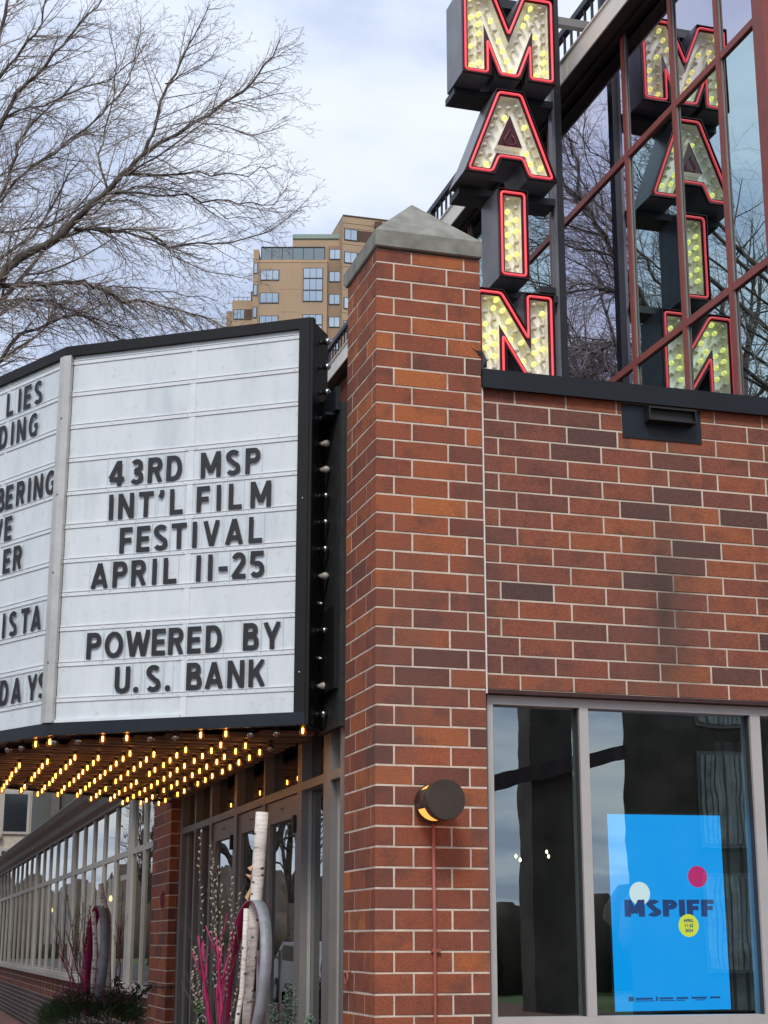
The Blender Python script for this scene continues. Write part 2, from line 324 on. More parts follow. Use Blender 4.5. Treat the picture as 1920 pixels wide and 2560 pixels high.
# ------------------------------------------------------------------ mesh helpers
def tag(o, label=None, cat=None, group=None, kind=None):
    if label: o['label'] = label
    if cat: o['category'] = cat
    if group: o['group'] = group
    if kind: o['kind'] = kind
    return o
def link(name, me, parent=None, loc=(0, 0, 0)):
    o = bpy.data.objects.new(name, me); COL.objects.link(o)
    if name == 'brick': o.rotation_euler = (0, random.uniform(-0.0035, 0.0035), 0) if random.random() < 0.8 else (random.uniform(-0.01, 0.01), 0, 0)
    if parent is not None:
        o.parent = parent
        o.location = Vector(loc) - (Vector(parent['_w']) if '_w' in parent else Vector((0, 0, 0)))
    else: o.location = loc
    return o
class MB:
    def __init__(s): s.v = []; s.f = []; s.m = []; s.mats = []; s.smooth = []
    def mi(s, mat):
        if mat not in s.mats: s.mats.append(mat)
        return s.mats.index(mat)
    def add(s, vs, fs, mat, smooth=False):
        b = len(s.v); s.v += [tuple(x) for x in vs]; k = s.mi(mat)
        for f in fs: s.f.append(tuple(b+i for i in f)); s.m.append(k); s.smooth.append(smooth)
    def box(s, a, b, mat):
        x0, y0, z0 = a; x1, y1, z1 = b
        s.add([(x0, y0, z0), (x1, y0, z0), (x1, y1, z0), (x0, y1, z0), (x0, y0, z1), (x1, y0, z1), (x1, y1, z1), (x0, y1, z1)],
              [(0, 3, 2, 1), (4, 5, 6, 7), (0, 1, 5, 4), (1, 2, 6, 5), (2, 3, 7, 6), (3, 0, 4, 7)], mat)
    def obox(s, o, ex, ey, ez, mat):
        """box from corner o with edge vectors"""
        o, ex, ey, ez = map(Vector, (o, ex, ey, ez))
        vs = [o, o+ex, o+ex+ey, o+ey, o+ez, o+ex+ez, o+ex+ey+ez, o+ey+ez]
        fs = [(0, 3, 2, 1), (4, 5, 6, 7), (0, 1, 5, 4), (1, 2, 6, 5), (2, 3, 7, 6), (3, 0, 4, 7)]
        if ex.cross(ey).dot(ez) < 0: fs = [tuple(reversed(f)) for f in fs]
        s.add(vs, fs, mat)
    def prism(s, poly, z0, z1, mat):
        n = len(poly)
        area = sum(poly[i][0]*poly[(i+1) % n][1]-poly[(i+1) % n][0]*poly[i][1] for i in range(n))
        if area < 0: poly = poly[::-1]
        vs = [(p[0], p[1], z0) for p in poly]+[(p[0], p[1], z1) for p in poly]
        fs = [(i, (i+1) % n, n+(i+1) % n, n+i) for i in range(n)]
        tr = tessellate_polygon([[Vector((p[0], p[1], 0)) for p in poly]])
        for t in tr:
            a, b, c = t
            if (poly[b][0]-poly[a][0])*(poly[c][1]-poly[a][1])-(poly[b][1]-poly[a][1])*(poly[c][0]-poly[a][0]) < 0: b, c = c, b
            fs.append((a+n, b+n, c+n)); fs.append((a, c, b))
        s.add(vs, fs, mat)
    def tube(s, pts, rad, mat, n=8, cap=True, closed=False):
        pts = [Vector(p) for p in pts]; m = len(pts)
        if not isinstance(rad, (list, tuple)): rad = [rad]*m
        vs = []; prev = None
        for i, p in enumerate(pts):
            if closed: t = pts[(i+1) % m]-pts[i-1]
            else: t = pts[min(i+1, m-1)]-pts[max(i-1, 0)]
            if t.length < 1e-9: t = Vector((0, 0, 1))
            t.normalize()
            if prev is None: a = Vector((0, 0, 1)) if abs(t.z) < 0.9 else Vector((1, 0, 0)); u = t.cross(a).normalized()
            else:
                u = prev-t*prev.dot(t)
                u = u.normalized() if u.length > 1e-6 else t.orthogonal().normalized()
            prev = u; w = t.cross(u)
            for k in range(n):
                an = 2*pi*k/n; vs.append(p+(u*cos(an)+w*sin(an))*rad[i])
        fs = []
        rng = range(m) if closed else range(m-1)
        for i in rng:
            j = (i+1) % m
            for k in range(n):
                k2 = (k+1) % n; fs.append((i*n+k, i*n+k2, j*n+k2, j*n+k))
        if cap and not closed: fs.append(tuple(range(n-1, -1, -1))); fs.append(tuple((m-1)*n+k for k in range(n)))
        s.add(vs, fs, mat, True)
    def lathe(s, prof, o, ax, mat, n=12, smooth=True):
        """prof: (distance along axis, radius)"""
        o = Vector(o); ax = Vector(ax).normalized(); u = ax.orthogonal().normalized(); w = ax.cross(u)
        vs = []
        for (d, r) in prof:
            for k in range(n):
                an = 2*pi*k/n; vs.append(o+ax*d+(u*cos(an)+w*sin(an))*r)
        fs = []
        for i in range(len(prof)-1):
            for k in range(n):
                k2 = (k+1) % n; fs.append((i*n+k, i*n+k2, (i+1)*n+k2, (i+1)*n+k))
        s.add(vs, fs, mat, smooth)
        s.add(vs[:n], [tuple(range(n-1, -1, -1))], mat, False); s.add(vs[-n:], [tuple(range(n))], mat, False)
    def mesh(s, name='mesh'):
        me = bpy.data.meshes.new(name); me.from_pydata(s.v, [], s.f)
        for m in s.mats: me.materials.append(MATS[m])
        me.polygons.foreach_set('material_index', s.m)
        me.polygons.foreach_set('use_smooth', s.smooth)
        me.update(); return me
    def build(s, name, parent=None, recenter=True):
        if recenter and s.v:
            xs = [min(v[i] for v in s.v) for i in range(3)]; xm = [max(v[i] for v in s.v) for i in range(3)]
            c = ((xs[0]+xm[0])/2, (xs[1]+xm[1])/2, xs[2])
            s.v = [(v[0]-c[0], v[1]-c[1], v[2]-c[2]) for v in s.v]
        else: c = (0, 0, 0)
        return link(name, s.mesh(name), parent, c)
def empty(name, loc, label=None, cat=None, group=None):
    o = bpy.data.objects.new(name, None); COL.objects.link(o); o.location = loc; o['_w'] = list(loc)
    o.empty_display_size = 0.2
    return tag(o, label, cat, group)
def sub(parent):
    """world base of a part, so that its own children can be placed in world coordinates"""
    w = Vector(parent.location)
    if parent.parent is not None and '_w' in parent.parent: w += Vector(parent.parent['_w'])
    parent['_w'] = list(w); return parent
def quick(name, parent, mat, *boxes):
    m = MB()
    for a, b in boxes: m.box(a, b, mat)
    return m.build(name, parent)

# ------------------------------------------------------------------ ground and streets
GZ = 0.25
g = MB(); g.add([(-900, -900, GZ-0.12), (900, -900, GZ-0.12), (900, 1500, GZ-0.12), (-900, 1500, GZ-0.12)], [(0, 1, 2, 3)], 'grass'); tag(g.build('ground', None, False), kind='structure')
g = MB(); g.add([(-13, -300, GZ-0.116), (-4, -300, GZ-0.116), (-4, 300, GZ-0.116), (-13, 300, GZ-0.116)], [(0, 1, 2, 3)], 'asphalt'); tag(g.build('road', None, False), kind='structure')
g = MB(); g.box((-3.85, -60, GZ-0.115), (14, 120, GZ), 'paver'); tag(g.build('pavement', None, False), kind='structure')
g = MB(); g.box((-4.0, -60, GZ-0.115), (-3.852, 120, GZ+0.003), 'kerb'); tag(g.build('kerb', None, False), kind='structure')
g = MB(); g.box((-15.0, -60, GZ-0.115), (-13.0, 120, GZ), 'kerb'); tag(g.build('far_pavement', None, False), kind='structure')

# ------------------------------------------------------------------ bricks
_bc = {}
def brick_mesh(L, D, H, mat, axis):
    """chamfered brick; its front faces -Y (axis 'y') or -X (axis 'x'); origin at the front lower left corner"""
    k = (round(L, 3), round(D, 3), round(H, 4), mat, axis)
    if k in _bc: return _bc[k]
    c = 0.0018
    v = [(0, D, 0), (L, D, 0), (L, D, H), (0, D, H), (0, c, 0), (L, c, 0), (L, c, H), (0, c, H), (c, 0, c), (L-c, 0, c), (L-c, 0, H-c), (c, 0, H-c)]
    f = [(0, 1, 5, 4), (1, 2, 6, 5), (2, 3, 7, 6), (3, 0, 4, 7), (4, 5, 9, 8), (5, 6, 10, 9), (6, 7, 11, 10), (7, 4, 8, 11), (8, 9, 10, 11), (3, 2, 1, 0)]
    if axis == 'x': v = [(y, x, z) for x, y, z in v]; f = [tuple(reversed(q)) for q in f]
    if axis == '-x': v = [(-y, x, z) for x, y, z in v]
    m = MB(); m.add(v, f, mat); _bc[k] = m.mesh('brick'); return _bc[k]
def corner_mesh(a, b, t, H, mat):
    k = ('c', round(a, 3), round(b, 3), t, round(H, 4), mat)
    if k in _bc: return _bc[k]
    m = MB(); c = 0.0018
    def ring(i, z): return [(i, i+c*0, z), (a-i, i, z), (a-i, t-i, z), (t-i, t-i, z), (t-i, b-i, z), (i, b-i, z)]
    r = [ring(c, 0), ring(0, c), ring(0, H-c), ring(c, H)]
    vs = sum(r, []); fs = []
    for q in range(3):
        for i in range(6): j = (i+1) % 6; fs.append((q*6+i, q*6+j, q*6+6+j, q*6+6+i))
    fs += [(18, 19, 20, 21), (18, 21, 22, 23), (3, 2, 1, 0), (5, 4, 3, 0)]
    m.add(vs, fs, mat); _bc[k] = m.mesh('brick'); return _bc[k]
J = 0.0098
def jit(): return random.uniform(-0.0009, 0.0009)

# ---- brick pillar
PX0, PX1, PY0, PY1 = 2.296, 2.897, 7.956, 8.556
pil = empty('brick_pillar', (2.6, 8.25, GZ), 'tall square red brick pillar with pointed concrete cap and a round lamp at the corner', 'pillar')
CH = 0.1016
k0 = math.floor((GZ-1.2517)/CH); z = 1.2517+k0*CH; ztop = 5.288
m = MB(); m.box((PX0+0.0022, PY0+0.0025, GZ), (PX1-0.003, PY1-0.003, 5.29), 'mortar'); m.build('mortar_core', pil)
k = k0
while z < ztop-0.02:
    H = min(CH, ztop-z+J*0.5)-J; zb = z+J/2
    if zb < GZ: H -= GZ-zb; zb = GZ
    if H > 0.02:
        A = (k % 2 == 1)
        a, b = (0.201-J/2, 0.075) if A else (0.0995-J/2, 0.18)
        link('brick', corner_mesh(a, b, 0.07, H, 'brick_face'), pil, (PX0+jit(), PY0+jit(), zb))
        xs = [0.201, 0.506, 0.601] if A else [0.0995, 0.405, 0.601]
        for q in range(2):
            x0 = xs[q]+J/2; x1 = xs[q+1]-(J/2 if q == 0 else 0.0)
            link('brick', brick_mesh(x1-x0, 0.07, H, 'brick_face', 'y'), pil, (PX0+x0, PY0+jit(), zb))
        ys = [b+J, b+J+0.295, 0.600] if not A else [b+J, b+J+0.295, 0.600]
        for q in range(2):
            y0 = ys[q]+(J if q else 0); y1 = ys[q+1]
            link('brick', brick_mesh(y1-y0, 0.07, H, 'brick_face', 'x'), pil, (PX0+jit(), PY0+y0, zb))
        if z > 4.55:
            for (y0, y1) in (((0.08, 0.37), (0.38, 0.6)) if A else ((0.08, 0.22), (0.23, 0.53), (0.54, 0.6))):
                link('brick', brick_mesh(y1-y0, 0.07, H, 'brick_face', '-x'), pil, (PX1+jit(), PY0+y0, zb))
    z += CH; k += 1
# concrete cap: slab and low pyramid
m = MB(); c0, c1, d0, d1_ = PX0-0.012, PX1+0.008, PY0-0.022, PY1+0.02
zb, zt, za = 5.298, 5.402, 5.728
e = 0.006
def rect(i, z): return [(c0+i, d0+i, z), (c1-i, d0+i, z), (c1-i, d1_-i, z), (c0+i, d1_-i, z)]
vs = rect(e, zb)+rect(0, zb+e)+rect(0, zt-e)+rect(e, zt)+[((c0+c1)/2, (d0+d1_)/2, za)]
fs = [(3, 2, 1, 0)]+[(q*4+i, q*4+(i+1) % 4, q*4+4+(i+1) % 4, q*4+4+i) for q in range(3) for i in range(4)]+[(12+i, 12+(i+1) % 4, 16) for i in range(4)]
m.add(vs, fs, 'concrete'); m.build('cap', pil)
quick('bed_joint', pil, 'lintel_steel', ((PX0+0.02, PY0+0.02, 5.2901), (PX1-0.02, PY1-0.02, 5.2979)))

# ---- brick wall with cap, vent and lintel
WY = 7.985; WX1 = 6.4
bw = empty('brick_wall', (4.6, 8.1, GZ), 'low red brick wall with black metal cap, right of the pillar above the storefront window', 'wall')
WZ0, WP = 2.968, 0.1003
LZ = 2.885
quick('mortar_core', bw, 'mortar_wall', ((PX1+0.012, WY+0.003, LZ), (WX1, WY+0.2, 4.56)))
nb = 0
for r in range(-1, 17):
    zc = WZ0+WP*r; zb = zc+J/2; zt = zc+WP-J/2
    if r == -1: zb = LZ+0.004
    if zt > 4.548: zt = 4.548
    if zt-zb < 0.02: continue
    ph = 0.0 if r % 2 == 0 else 0.1017
    x = 3.0+ph; edges = [PX1+0.014]
    while x < WX1: edges.append(x); x += 0.3053
    edges.append(WX1)
    for q in range(len(edges)-1):
        x0 = edges[q]+(J/2 if q else 0); x1 = edges[q+1]-J/2
        segs = [(x0, x1)]
        if zb > 4.33:      # the vent plate is let into the bricks
            if x0 < 3.742 < x1: segs = [(x0, 3.742)]
            elif x0 < 4.233 < x1: segs = [(4.233, x1)]
            elif x0 >= 3.742 and x1 <= 4.233: segs = []
            if x0 < 3.742 and x1 > 4.233: segs = [(x0, 3.742), (4.233, x1)]
        for (u, v_) in segs:
            if v_-u > 0.02:
                link('brick', brick_mesh(round(v_-u, 3), 0.07, round(zt-zb, 4), 'brick_wall_face', 'y'), bw, (u, WY+jit(), zb)); nb += 1
quick('control_joint', bw, 'caulk', ((PX1+0.0005, PY0+0.012, 2.86), (PX1+0.0135, WY+0.02, 4.548)))
m = MB(); m.box((PX1+0.004, 7.950, 4.549), (WX1, 8.30, 4.652), 'navy_cap'); m.box((PX1+0.004, 7.944, 4.541), (WX1, 7.9499, 4.556), 'navy_cap'); m.build('cap_flashing', bw)
m = MB(); m.box((PX1+0.014, WY-0.012, LZ-0.022), (WX1, WY+0.10, LZ-0.001), 'lintel_steel'); m.build('steel_lintel', bw)
# wall return, parapet top behind
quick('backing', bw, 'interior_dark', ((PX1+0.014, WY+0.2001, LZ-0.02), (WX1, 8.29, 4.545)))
# vent
vt = MB(); vt.box((3.744, WY-0.006, 4.341), (4.231, WY+0.03, 4.540), 'navy_trim')
vp = sub(vt.build('vent_plate', bw))
m = MB(); x0, x1, z0, z1 = 3.878, 4.172, 4.437, 4.515; yf = WY-0.075
for a, b in (((x0, yf, z0), (x1, WY-0.0062, z0+0.008)), ((x0, yf, z1-0.008), (x1, WY-0.0062, z1)), ((x0, yf+.001, z0+0.0081), (x0+0.008, WY-0.0062, z1-0.0081)), ((x1-0.008, yf+.001, z0+0.0081), (x1, WY-0.0062, z1-0.0081))): m.box(a, b, 'black_metal')
m.box((x0+0.009, yf+0.03, z0+0.009), (x1-0.009, yf+0.034, z1-0.009), 'socket_black')
m.build('vent_hood', vp)
# wall below the sill
quick('base_wall', bw, 'mortar', ((PX1+0.012, WY+0.02, GZ), (WX1, WY+0.3, 1.165)))
m = MB(); z = GZ
r = 0
while z < 1.14:
    x = PX1+0.014+(0 if r % 2 else 0.15)
    if r % 2 == 0: m.box((PX1+0.014, WY+0.002, z+J), (x-J, WY+0.06, min(z+CH, 1.162)), 'brick_small')
    while x < WX1: m.box((x, WY+0.002, z+J), (min(x+0.295, WX1), WY+0.06, min(z+CH, 1.162)), 'brick_small'); x += 0.3053
    z += CH; r += 1
tag(m.build('brick_courses_below_sill', bw), kind='stuff')

# ---- storefront window
sw = empty('storefront_window', (3.8, 8.08, 1.17), 'wide storefront window in pale aluminium frame under the red brick wall', 'window')
FY = 8.02
XM = [(2.925, 2.957), (3.446, 3.497), (4.461, 4.521), (5.45, 5.51), (6.36, 6.40)]
ZS, ZH0, ZH1 = 1.237, 2.812, 2.860
for (a, b) in XM: quick('mullion', sw, 'alu_light', ((a, FY, ZS), (b, FY+0.12, ZH0)))
quick('head_frame', sw, 'alu_light', ((2.925, FY-0.001, ZH0+0.0005), (6.40, FY+0.12, ZH1)))
quick('sill_frame', sw, 'alu_light', ((2.925, FY-0.001, 1.168), (6.40, FY+0.12, ZS-0.0005)))
for q in range(len(XM)-1):
    a, b = XM[q][1]+0.0005, XM[q+1][0]-0.0005
    m = MB()
    for A_, B_ in (((a, FY+0.02, ZS), (a+0.008, FY+0.05, ZH0)), ((b-0.008, FY+0.02, ZS), (b, FY+0.05, ZH0))): m.box(A_, B_, 'socket_black')
    m.build('gasket', sw)
    quick('pane', sw, 'glass_window', ((a, FY+0.052, ZS-0.0003), (b, FY+0.058, ZH0+0.0003)))
quick('head_jamb_left', sw, 'alu_light', ((2.9105, FY+0.01, 1.168), (2.9245, FY+0.1, ZH1)))

# room behind the window: floor, back wall, ceiling, column, shelf
rm = empty('lobby_interior', (5, 11, GZ), 'dark lobby room seen through the storefront glass', 'room')
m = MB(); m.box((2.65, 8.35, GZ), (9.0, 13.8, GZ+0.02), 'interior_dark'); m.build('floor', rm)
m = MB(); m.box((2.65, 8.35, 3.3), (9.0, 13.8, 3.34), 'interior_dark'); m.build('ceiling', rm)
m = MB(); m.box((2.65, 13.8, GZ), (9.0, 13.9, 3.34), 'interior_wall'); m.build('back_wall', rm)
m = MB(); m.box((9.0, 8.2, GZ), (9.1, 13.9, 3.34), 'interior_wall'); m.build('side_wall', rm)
quick('column', rm, 'interior_red', ((5.25, 9.9, GZ+0.021), (5.55, 10.2, 3.299)))
quick('door_panel', rm, 'interior_red', ((4.75, 11.9, GZ+0.021), (5.05, 11.95, 3.0)))
quick('beam', rm, 'interior_wall', ((2.7, 9.6, 2.95), (8.9, 9.75, 3.1)))
m = MB()
for q in range(60):
    x = 5.0+q*0.030; m.box((x, 9.45+0.03*sin(q*1.9)+0.02*sin(q*.7), 1.2), (x+0.032, 9.48+0.03*sin(q*1.9)+0.02*sin(q*.7), 2.85), 'curtain')
m.build('curtain', rm)
quick('shelf', rm, 'interior_wall', ((4.9, 9.2, 1.55), (8.8, 9.4, 1.6)), ((4.9, 9.2, 1.05), (8.8, 9.4, 1.1)))
for q, (x, y, z) in enumerate(((3.426, 8.95, 2.070), (3.471, 9.0, 2.052), (3.677, 9.1, 2.105), (3.708, 9.15, 2.082), (3.962, 9.4, 2.150))):
    m = MB(); m.lathe([(0, 0.002), (0.006, 0.007), (0.016, 0.007), (0.022, 0.002)], (x, y, z), (0, 0, 1), 'pendant_glow', 8); m.tube([(x, y, z+0.022), (x, y, 3.299)], 0.0012, 'socket_black', 4)
    tag(m.build('pendant_lamp'), ('leftmost tiny warm pendant bulb behind the left storefront pane', 'second tiny warm bulb from the left behind the left storefront pane', 'middle tiny warm bulb behind the left storefront pane', 'fourth tiny warm bulb, just right of the middle one behind the left pane', 'rightmost tiny warm bulb near the mullion of the left storefront pane')[q], 'pendant lamp', 'tiny pendant bulbs in the lobby')

# ---- text helper
_tx = {}
def text_mesh(ch, size, offset, extr, mat, align='CENTER', sx=1.0):
    key = (ch, size, offset, extr, mat, align, sx)
    if key in _tx: return _tx[key]
    cu = bpy.data.curves.new('t', 'FONT'); cu.body = ch; cu.size = size; cu.offset = offset; cu.extrude = extr; cu.align_x = align; cu.resolution_u = 5
    o = bpy.data.objects.new('t', cu); COL.objects.link(o)
    bpy.context.view_layer.update()
    me = bpy.data.meshes.new_from_object(o.evaluated_get(bpy.context.evaluated_depsgraph_get()))
    bpy.data.objects.remove(o); bpy.data.curves.remove(cu)
    if sx != 1.0: me.transform(Matrix.Scale(sx, 4, (1, 0, 0)))
    me.materials.clear(); me.materials.append(MATS[mat]); me.name = 'glyph'
    _tx[key] = me; return me

# ---- gothic stroke letters: centre lines in a cell one cap height tall
def arc(cx_, cy_, rx, ry, a0, a1, n=12): return [(cx_+rx*cos(radians(a0+(a1-a0)*i/n)), cy_+ry*sin(radians(a0+(a1-a0)*i/n))) for i in range(n+1)]
def glyph_def(c, w):
    h = w/2
    G = {
     'I': (w, [[(h, 0), (h, 1)]]), '1': (w, [[(h, 0), (h, 1)]]),
     'L': (.54, [[(h, 0), (h, 1)], [(h, h), (.54, h)]]),
     'T': (.62, [[(.31, 0), (.31, 1)], [(0, 1-h), (.62, 1-h)]]),
     'E': (.55, [[(h, 0), (h, 1)], [(h, h), (.55, h)], [(h, .51), (.51, .51)], [(h, 1-h), (.55, 1-h)]]),
     'F': (.53, [[(h, 0), (h, 1)], [(h, .50), (.49, .50)], [(h, 1-h), (.53, 1-h)]]),
     'N': (.66, [[(h, 0), (h, 1)], [(.66-h, 0), (.66-h, 1)], [(h*1.1, 1-h*.1), (.66-h*1.1, h*.1)]]),
     'M': (.82, [[(h, 0), (h, 1)], [(.82-h, 0), (.82-h, 1)], [(h*1.15, .98), (.41, .20)], [(.82-h*1.15, .98), (.41, .20)]]),
     'V': (.68, [[(h, 1), (.34, h*.4)], [(.68-h, 1), (.34, h*.4)]]),
     'A': (.74, [[(h, 0), (.37, 1-h*.3)], [(.74-h, 0), (.37, 1-h*.3)], [(.2, .27), (.54, .27)]]),
     'W': (1.0, [[(h, 1), (.28, h*.3)], [(.28, h*.3), (.5, .92)], [(.5, .92), (.72, h*.3)], [(.72, h*.3), (1-h, 1)]]),
     'Y': (.70, [[(.35, 0), (.35, .46)], [(.35, .40), (h, 1)], [(.35, .40), (.70-h, 1)]]),
     'K': (.66, [[(h, 0), (h, 1)], [(.66-h*1.05, 1), (h*1.6, .42)], [(.27, .60), (.66-h, 0)]]),
     'U': (.62, [[(h, 1), (h, .31)]+arc(.31, .31, .31-h, .31-h, 180, 360, 12)+[(.62-h, 1)]]),
     'O': (.76, [arc(.38, .5, .38-h, .5-h, 0, 360, 28)]),
     'D': (.64, [[(h, h), (h, 1-h), (.28, 1-h)]+arc(.30, .5, .34-h, .5-h, 90, -90, 14)+[(.28, h), (0.002, h)], [(h, 0), (h, 1)]]),
     'P': (.60, [[(h, 0), (h, 1)], [(h, 1-h), (.32, 1-h)]+arc(.34, .71, .26-h, .29-h, 90, -90, 10)+[(.32, .42+h), (h, .42+h)]]),
     'R': (.62, [[(h, 0), (h, 1)], [(h, 1-h), (.32, 1-h)]+arc(.34, .72, .26-h, .28-h, 90, -90, 10)+[(.32, .44+h), (h, .44+h)], [(.33, .50), (.62-h*.9, 0)]]),
     'B': (.62, [[(h, 0), (h, 1)], [(h, 1-h), (.32, 1-h)]+arc(.32, .745, .25-h, .255-h, 90, -90, 10)+[(.30, .49+h-.0), (h, .49+h)], [(h, .51), (.34, .51)]+arc(.34, .28, .28-h, .23, 90, -90, 10)[1:-1]+[(.34, h), (h, h)]]),
     'G': (.68, [arc(.37, .5, .37-h, .5-h, 50, 325, 22)+[(.68-h, .20), (.68-h, .50)], [(.42, .46), (.68, .46)]]),
     'S': (.60, [arc(.30, .74, .29-h, .26-h, 28, 215, 14)+arc(.30, .27, .30-h, .27-h, 70, -150, 16)]),
     '2': (.58, [arc(.29, .70, .28-h, .30-h, 165, -28, 14)+[(.10, h*1.1), (.10, h)], [(h*.6, h), (.58, h)]]),
     '3': (.58, [arc(.29, .74, .26-h, .26-h, 150, -90, 14)+[(.22, .49)], [(.22, .51)]+arc(.29, .27, .29-h, .27-h, 90, -150, 16)]),
     '4': (.66, [[(.46, 0), (.46, 1)], [(.42, .98), (h*.75, .30)], [(h*.6, .27), (.66, .27)]]),
     '5': (.58, [[(.54, 1-h), (h*1.3, 1-h)], [(h*1.3, 1), (h*1.05, .50)], arc(.28, .315, .30-h, .315-h, 120, -145, 16)]),
     '-': (.36, [[(0, .42), (.36, .42)]]), '.': (w*1.25, [[(0, w*.6), (w*1.25, w*.6)]]), "'": (w*1.2, [[(w*.7, 1), (w*.7, .86), (w*.25, .70)]])}
    return G[c]
def ribbon(m, pts, w, z0, z1, mat, closed=False):
    n = len(pts); Lf = []; Rt = []
    for i in range(n):
        p = Vector(pts[i])
        if closed: a, b = Vector(pts[i-1]), Vector(pts[(i+1) % n])
        else: a, b = Vector(pts[max(i-1, 0)]), Vector(pts[min(i+1, n-1)])
        e1 = (p-a).normalized() if (p-a).length > 1e-6 else (b-p).normalized(); e2 = (b-p).normalized() if (b-p).length > 1e-6 else e1
        n1 = Vector((-e1.y, e1.x)); n2 = Vector((-e2.y, e2.x)); bb = (n1+n2).normalized(); k = min(w/2/max(bb.dot(n1), .35), w*1.1)
        Lf.append(p+bb*k); Rt.append(p-bb*k)
    vs = [(q.x, q.y, z1) for q in Lf]+[(q.x, q.y, z1) for q in Rt]+[(q.x, q.y, z0) for q in Lf]+[(q.x, q.y, z0) for q in Rt]; fs = []
    for i in range(n if closed else n-1):
        j = (i+1) % n; fs += [(n+i, n+j, j, i), (2*n+i, i, j, 2*n+j)[::1], (n+i, 3*n+i, 3*n+j, n+j)]
    if not closed: fs += [(0, 2*n, 3*n, n), (n-1, 2*n-1, 4*n-1, 3*n-1)]
    m.add(vs, fs, mat)
def stroke_glyph(m, c, w, cap, x0, mat, wf=1.0, z=0.0, th=0.0012):
    W_, S_ = glyph_def(c, w)
    if c == '.':
        r = w*0.62; n = 16; vs = [(x0+(r+r*cos(2*pi*i/n))*cap*wf, (r+r*sin(2*pi*i/n))*cap, z+th) for i in range(n)]; m.add(vs, [tuple(range(n))], mat); return 2*r*cap*wf
    for k, s in enumerate(S_):
        tmp = MB(); clo = c == 'O'
        # strokes with diagonal ends are trimmed to the cap box
        ribbon(tmp, s[:-1] if clo else s, w, 0, 1, mat, clo)
        vs = [(x0+v[0]*cap*wf, min(max(v[1], 0.0), 1.0)*cap, z+(th+0.00012*k if v[2] else 0)) for v in tmp.v]
        m.add(vs, tmp.f, mat)
    return W_*cap*wf
_hm = text_mesh('H', 1.0, 0.0, 0.0, 'letter_black'); CAPR = max(v.co.y for v in _hm.vertices)

# ---- blue film festival display behind the pane
ds = empty('display_screen', (4.06, 8.3, 1.245), 'bright blue upright screen reading MSPIFF behind the storefront glass', 'screen')
DX0, DX1, DZ0, DZ1, DY = 3.722, 4.402, 1.250, 2.282, 8.30
ds.rotation_euler = (0, radians(-0.5), 0)
m = MB(); m.box((DX0-0.012, DY, DZ0-0.012), (DX1+0.012, DY+0.05, DZ1+0.012), 'socket_black'); m.build('casing', ds)
m = MB(); m.box((DX0, DY-0.003, DZ0), (DX1, DY-0.0005, DZ1), 'screen_blue'); m.build('display_panel', ds)
def disc(name, x, z, r, mat, y):
    m = MB(); m.lathe([(0, r), (0.0006, r)], (x, y, z), (0, 1, 0), mat, 40, False); return m.build(name, ds)
disc('white_dot', 3.893, 1.860, 0.061, 'screen_white', DY-0.0040); disc('magenta_dot', 4.244, 1.950, 0.058, 'screen_magenta', DY-0.0040)
def dtext(s, x, z, cap, off, mat, y, sx=1.0, name='lettering'):
    me = text_mesh(s, cap/CAPR, off, 0.0, mat, 'CENTER', sx); o = link(name, me, ds, (x, y, z)); o.rotation_euler = (radians(90), 0, 0); return o
m = MB(); xx = 0.0
for c_ in 'MSPIFF': xx += stroke_glyph(m, c_, 0.255, 0.090, xx, 'screen_navy', 1.09, 0.0, 0.0004)+0.0065
ks_ = 0.533/(xx-0.0065)
for i_, v_ in enumerate(m.v): m.v[i_] = (3.799+v_[0]*ks_, DY-0.0050-v_[2], 1.737+v_[1])
m.build('title_lettering', ds)
disc('yellow_dot', 4.174, 1.690, 0.060, 'screen_yellow', DY-0.0064)
for s_, z_ in (('APRIL', 1.708), ('11-25', 1.682), ('2024', 1.656)): dtext(s_, 4.174, z_, 0.016, 0.0009, 'screen_navy', DY-0.0075, 1.0, 'date_lettering')
m = MB()
for a, b in ((3.80, 3.83), (3.84, 3.94), (3.96, 3.97), (3.98, 4.06), (4.08, 4.15), (4.17, 4.26), (4.28, 4.34)): m.box((a, DY-0.0048, 1.308-(0.008 if b-a < .031 else 0)), (b, DY-0.0036, 1.318+(0.006 if b-a < 0.031 else 0)), 'screen_navy'); 
for a, b in ((3.84, 3.95), (3.98, 4.07), (4.08, 4.13), (4.19, 4.25)): m.box((a, DY-0.0048, 1.299), (b, DY-0.0036, 1.304), 'screen_navy')
m.build('logo_line', ds)
quick('stand', ds, 'socket_black', ((4.0, DY+0.01, GZ+0.02), (4.12, DY+0.045, DZ0-0.013)), ((3.85, DY-0.1, GZ+0.021), (4.27, DY+0.25, GZ+0.04)))

